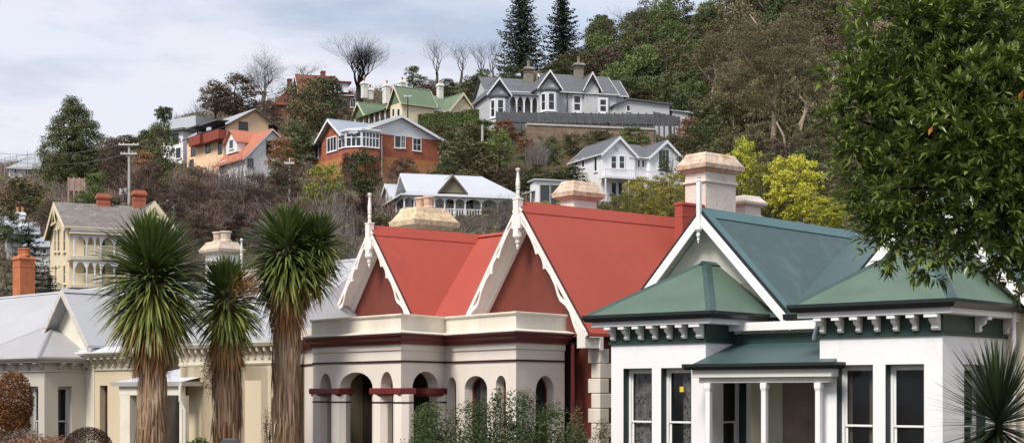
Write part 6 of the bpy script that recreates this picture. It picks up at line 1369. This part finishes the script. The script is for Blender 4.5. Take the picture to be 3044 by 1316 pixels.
# --- big glossy-leaved tree
def glossy():
    Y=15.5; X=(3400-CX)/FP*Y; e=empty('evergreen_tree',(X,Y+.6,0)); tag(e,'large glossy leaved evergreen tree hanging over the right side','tree'); r=random.Random(6); A,B,O=MB(),MB(),MB()
    BL=[(2700,150,215,0),(2900,60,280,0),(2640,330,190,.1),(2850,380,270,-.3),(2690,560,190,0),(2920,600,230,-.2),(2650,700,115,.1),(2780,720,125,-.1),(2985,740,120,0),(3040,800,80,0),(3180,350,420,.5),(2555,225,110,.2),(2560,470,95,.1),(2760,-20,260,.3),(3130,650,230,.2),(2590,610,110,.1),(2530,330,90,.2),(2900,250,300,.7),(2800,500,280,.6)]
    W=[b[2]**2 for b in BL]; k=FP/Y
    def leaf(mb,p,d,L_,w):
        s=d.cross(Vector((0,0,1))+rvec(r)*.5).normalized(); n=s.cross(d).normalized(); m=p+d*L_*.5-n*L_*.05; t=p+d*L_-Vector((0,0,L_*.16))
        mb.add([p,p+d*L_*.42+s*w,t,p+d*L_*.42-s*w,m],[(0,1,4),(1,2,4),(0,4,3),(3,4,2)])
    for i in range(4300):
        bx,by,br,bd=r.choices(BL,W)[0]; d=rvec(r)
        if d.y>.45: d.y=-d.y
        q=r.random()**.28*r.uniform(.86,1.07); p=Vector(((bx-CX)/k+d.x*br/k*q,Y+bd+d.y*br/k*q*.8,ZP(by,Y)+d.z*br/k*q))
        if d.z<-.3 and r.random()<.25: continue
        ax=(d*.8+Vector((0,-.2,.55))+rvec(r)*.5).normalized(); u=ax.orthogonal().normalized(); v=ax.cross(u); new=r.random()<.16
        n=r.randint(9,12)
        for j in range(n):
            a=2*PI*j/n+r.uniform(-.3,.3); sp_=r.uniform(.35,1.15); dd=(ax*math.cos(sp_)+(u*math.cos(a)+v*math.sin(a))*math.sin(sp_)).normalized(); L_=r.uniform(.075,.155)
            leaf((B if new and j%2 else A),p-ax*r.uniform(0,.06)+dd*.012,dd,L_,L_*r.uniform(.13,.18))
    for (x,y) in ((2955,342),(2700,440)): 
        p=Vector(((x-CX)/k,Y-.75,ZP(y,Y))); leaf(O,p,Vector((.3,-.2,.9)).normalized(),.13,.028)
    off=Vector((X,Y+.6,0))
    for mb in (A,B,O): mb.v=[tuple(Vector(v)-off) for v in mb.v]
    A.build('foliage',MATS['gloss_leaf'],e); B.build('new_leaves',MATS['gloss_new'],e); O.build('orange_leaves',MATS['orange_leaf'],e)
    q=MB(); q.tube([(0,0,0),(.05,0,1.2),(0,0,2.4),(-.1,0,4.2),(-.3,0,5.6)],[.24,.2,.17,.13,.06],10)
    for bx,by,br,bd in BL: c=Vector(((bx-CX)/k,Y+bd,ZP(by,Y)))-off; b=Vector((-.1,0,r.uniform(4.2,5.2))); q.tube([b,(b+c)/2+Vector((0,0,-.15)),c],[.07,.045,.012],6)
    for i in range(60):
        bx,by,br,bd=r.choice(BL); c=Vector(((bx-CX)/k,Y+bd,ZP(by,Y)))-off; d=rvec(r); q.tube([c,c+d*br/k*.5+Vector((0,0,.03)),c+d*br/k*.95],[.012,.008,.003],4)
    q.build('branches',MATS['bark'],e)
glossy()
# --- garden shrubs along the bottom edge
def shrub(name,label,cat,px,Y,blobs,n,ls,m,asp=.3,seed=1,stems=0,r0=.5):
    X=(px-CX)/FP*Y; e=empty(name,(X,Y,0)); tag(e,label,cat); r=random.Random(seed); mb=MB(); k=FP/Y; W=[b[2]*b[3] for b in blobs]
    for i in range(n):
        bx,by,rx,rz_=r.choices(blobs,W)[0]; d=rvec(r); q=r.random()**r0; p=Vector(((bx-px)/k+d.x*rx/k*q,d.y*rx/k*q*.8,ZP(by,Y)+d.z*rz_/k*q))
        nr=rvec(r)*.9+Vector((0,-.3,.6)); leafq(mb,p,nr,ls*r.uniform(.6,1.4),r,asp)
    mb.build('foliage',MATS[m],e)
    q=MB()
    for i in range(stems):
        bx,by,rx,rz_=r.choice(blobs); a=r.uniform(-.8,.8); t=Vector(((bx-px)/k+a*rx/k,r.uniform(-.3,.3),ZP(by,Y)+r.uniform(.5,1.15)*rz_/k)); b=Vector((t.x*.4,0,0)); q.tube([b,(b+t)/2+Vector((r.uniform(-.1,.1),0,.1)),t],[.014,.009,.003],4)
        for j in range(10):
            p=t-Vector((0,0,.05*j))+rvec(r)*.05
            leafq(mb,p,rvec(r),ls,r,asp)
    if stems: q.build('stems',MATS['bark'],e)
    return e
shrub('garden_shrub','loose fine leaved green shrub in front of the cream stuccoed porch','shrub',1500,34.5,[(1300,1300,90,110),(1420,1290,110,110),(1520,1270,90,120),(1600,1300,110,90),(1690,1320,80,70),(1350,1350,200,80),(1560,1370,220,90),(1420,1225,45,50),(1560,1195,40,45),(1640,1225,50,40),(1275,1235,45,50),(1480,1190,22,40)],20000,.072,'fern_leaf',.38,11,46,.55)
shrub('garden_shrub','small dark green bush inside the porch opening behind the loose shrub','shrub',1270,37.5,[(1262,1250,42,55),(1275,1330,60,60)],2600,.06,'leaf_green',.45,12,6)
shrub('garden_shrub','brownish olive shrub against the dark red wall next to the quoins','shrub',1712,36.5,[(1715,1290,30,90),(1735,1340,50,50),(1790,1290,30,50)],2400,.055,'leaf_olive',.4,13,12)
shrub('topiary','copper brown clipped ball shrub at the lower edge of the grey cottage','topiary',38,33,[(38,1192,62,92),(20,1260,70,60)],15000,.05,'copper_leaf',.5,14,0,.22)
shrub('topiary','dark brown clipped dome under the cream cottage','topiary',262,30,[(262,1335,74,68)],14000,.028,'dark_copper',.5,15,0,.12)
shrub('low_hedge','low sandy brown hedge between the copper ball and the dark dome','hedge',150,31.5,[(110,1325,60,40),(170,1330,60,40),(60,1340,60,40)],5000,.04,'leaf_rust',.5,16,0,.4)
shrub('garden_shrub','small green leafy shrub at the foot of the cream cottage wall','shrub',590,36,[(595,1330,32,32),(570,1335,25,28)],900,.12,'leaf_green',.3,17,4)
shrub('climber','thin reddish climber on the cream wall beside the tallest palm','climber',795,42,[(790,1260,18,50),(808,1220,10,40),(800,1300,20,50)],420,.05,'leaf_rust',.4,18,16,.9)
shrub('garden_shrub','greyish twiggy shrub sprawling over the copper ball','shrub',60,32,[(75,1300,50,30),(40,1315,60,30)],1500,.05,'twig_purple',.3,19,20)
# letterbox with a pitched cap
Y=30.; X=(683-CX)/FP*Y; z=ZP(1302,Y); e=empty('letterbox',(X,Y,0),R(8)); tag(e,'dark grey letterbox top with a pitched cap between two palm trunks','letterbox')
q=MB(); q.ext([(-.2,z-.13),(.2,z-.13),(.13,z),(-.13,z)],lambda s,d,zz_:(s,d,zz_),-.15,.15); q.build('cap',MATS['steel_grey'],e,bevel=.01); q=MB(); q.box(-.17,.17,-.12,.12,z-.45,z-.132); q.build('box',MATS['steel_grey'],e); q=MB(); q.box(-.05,.05,-.05,.05,0,z-.452); q.build('post',MATS['bark'],e)
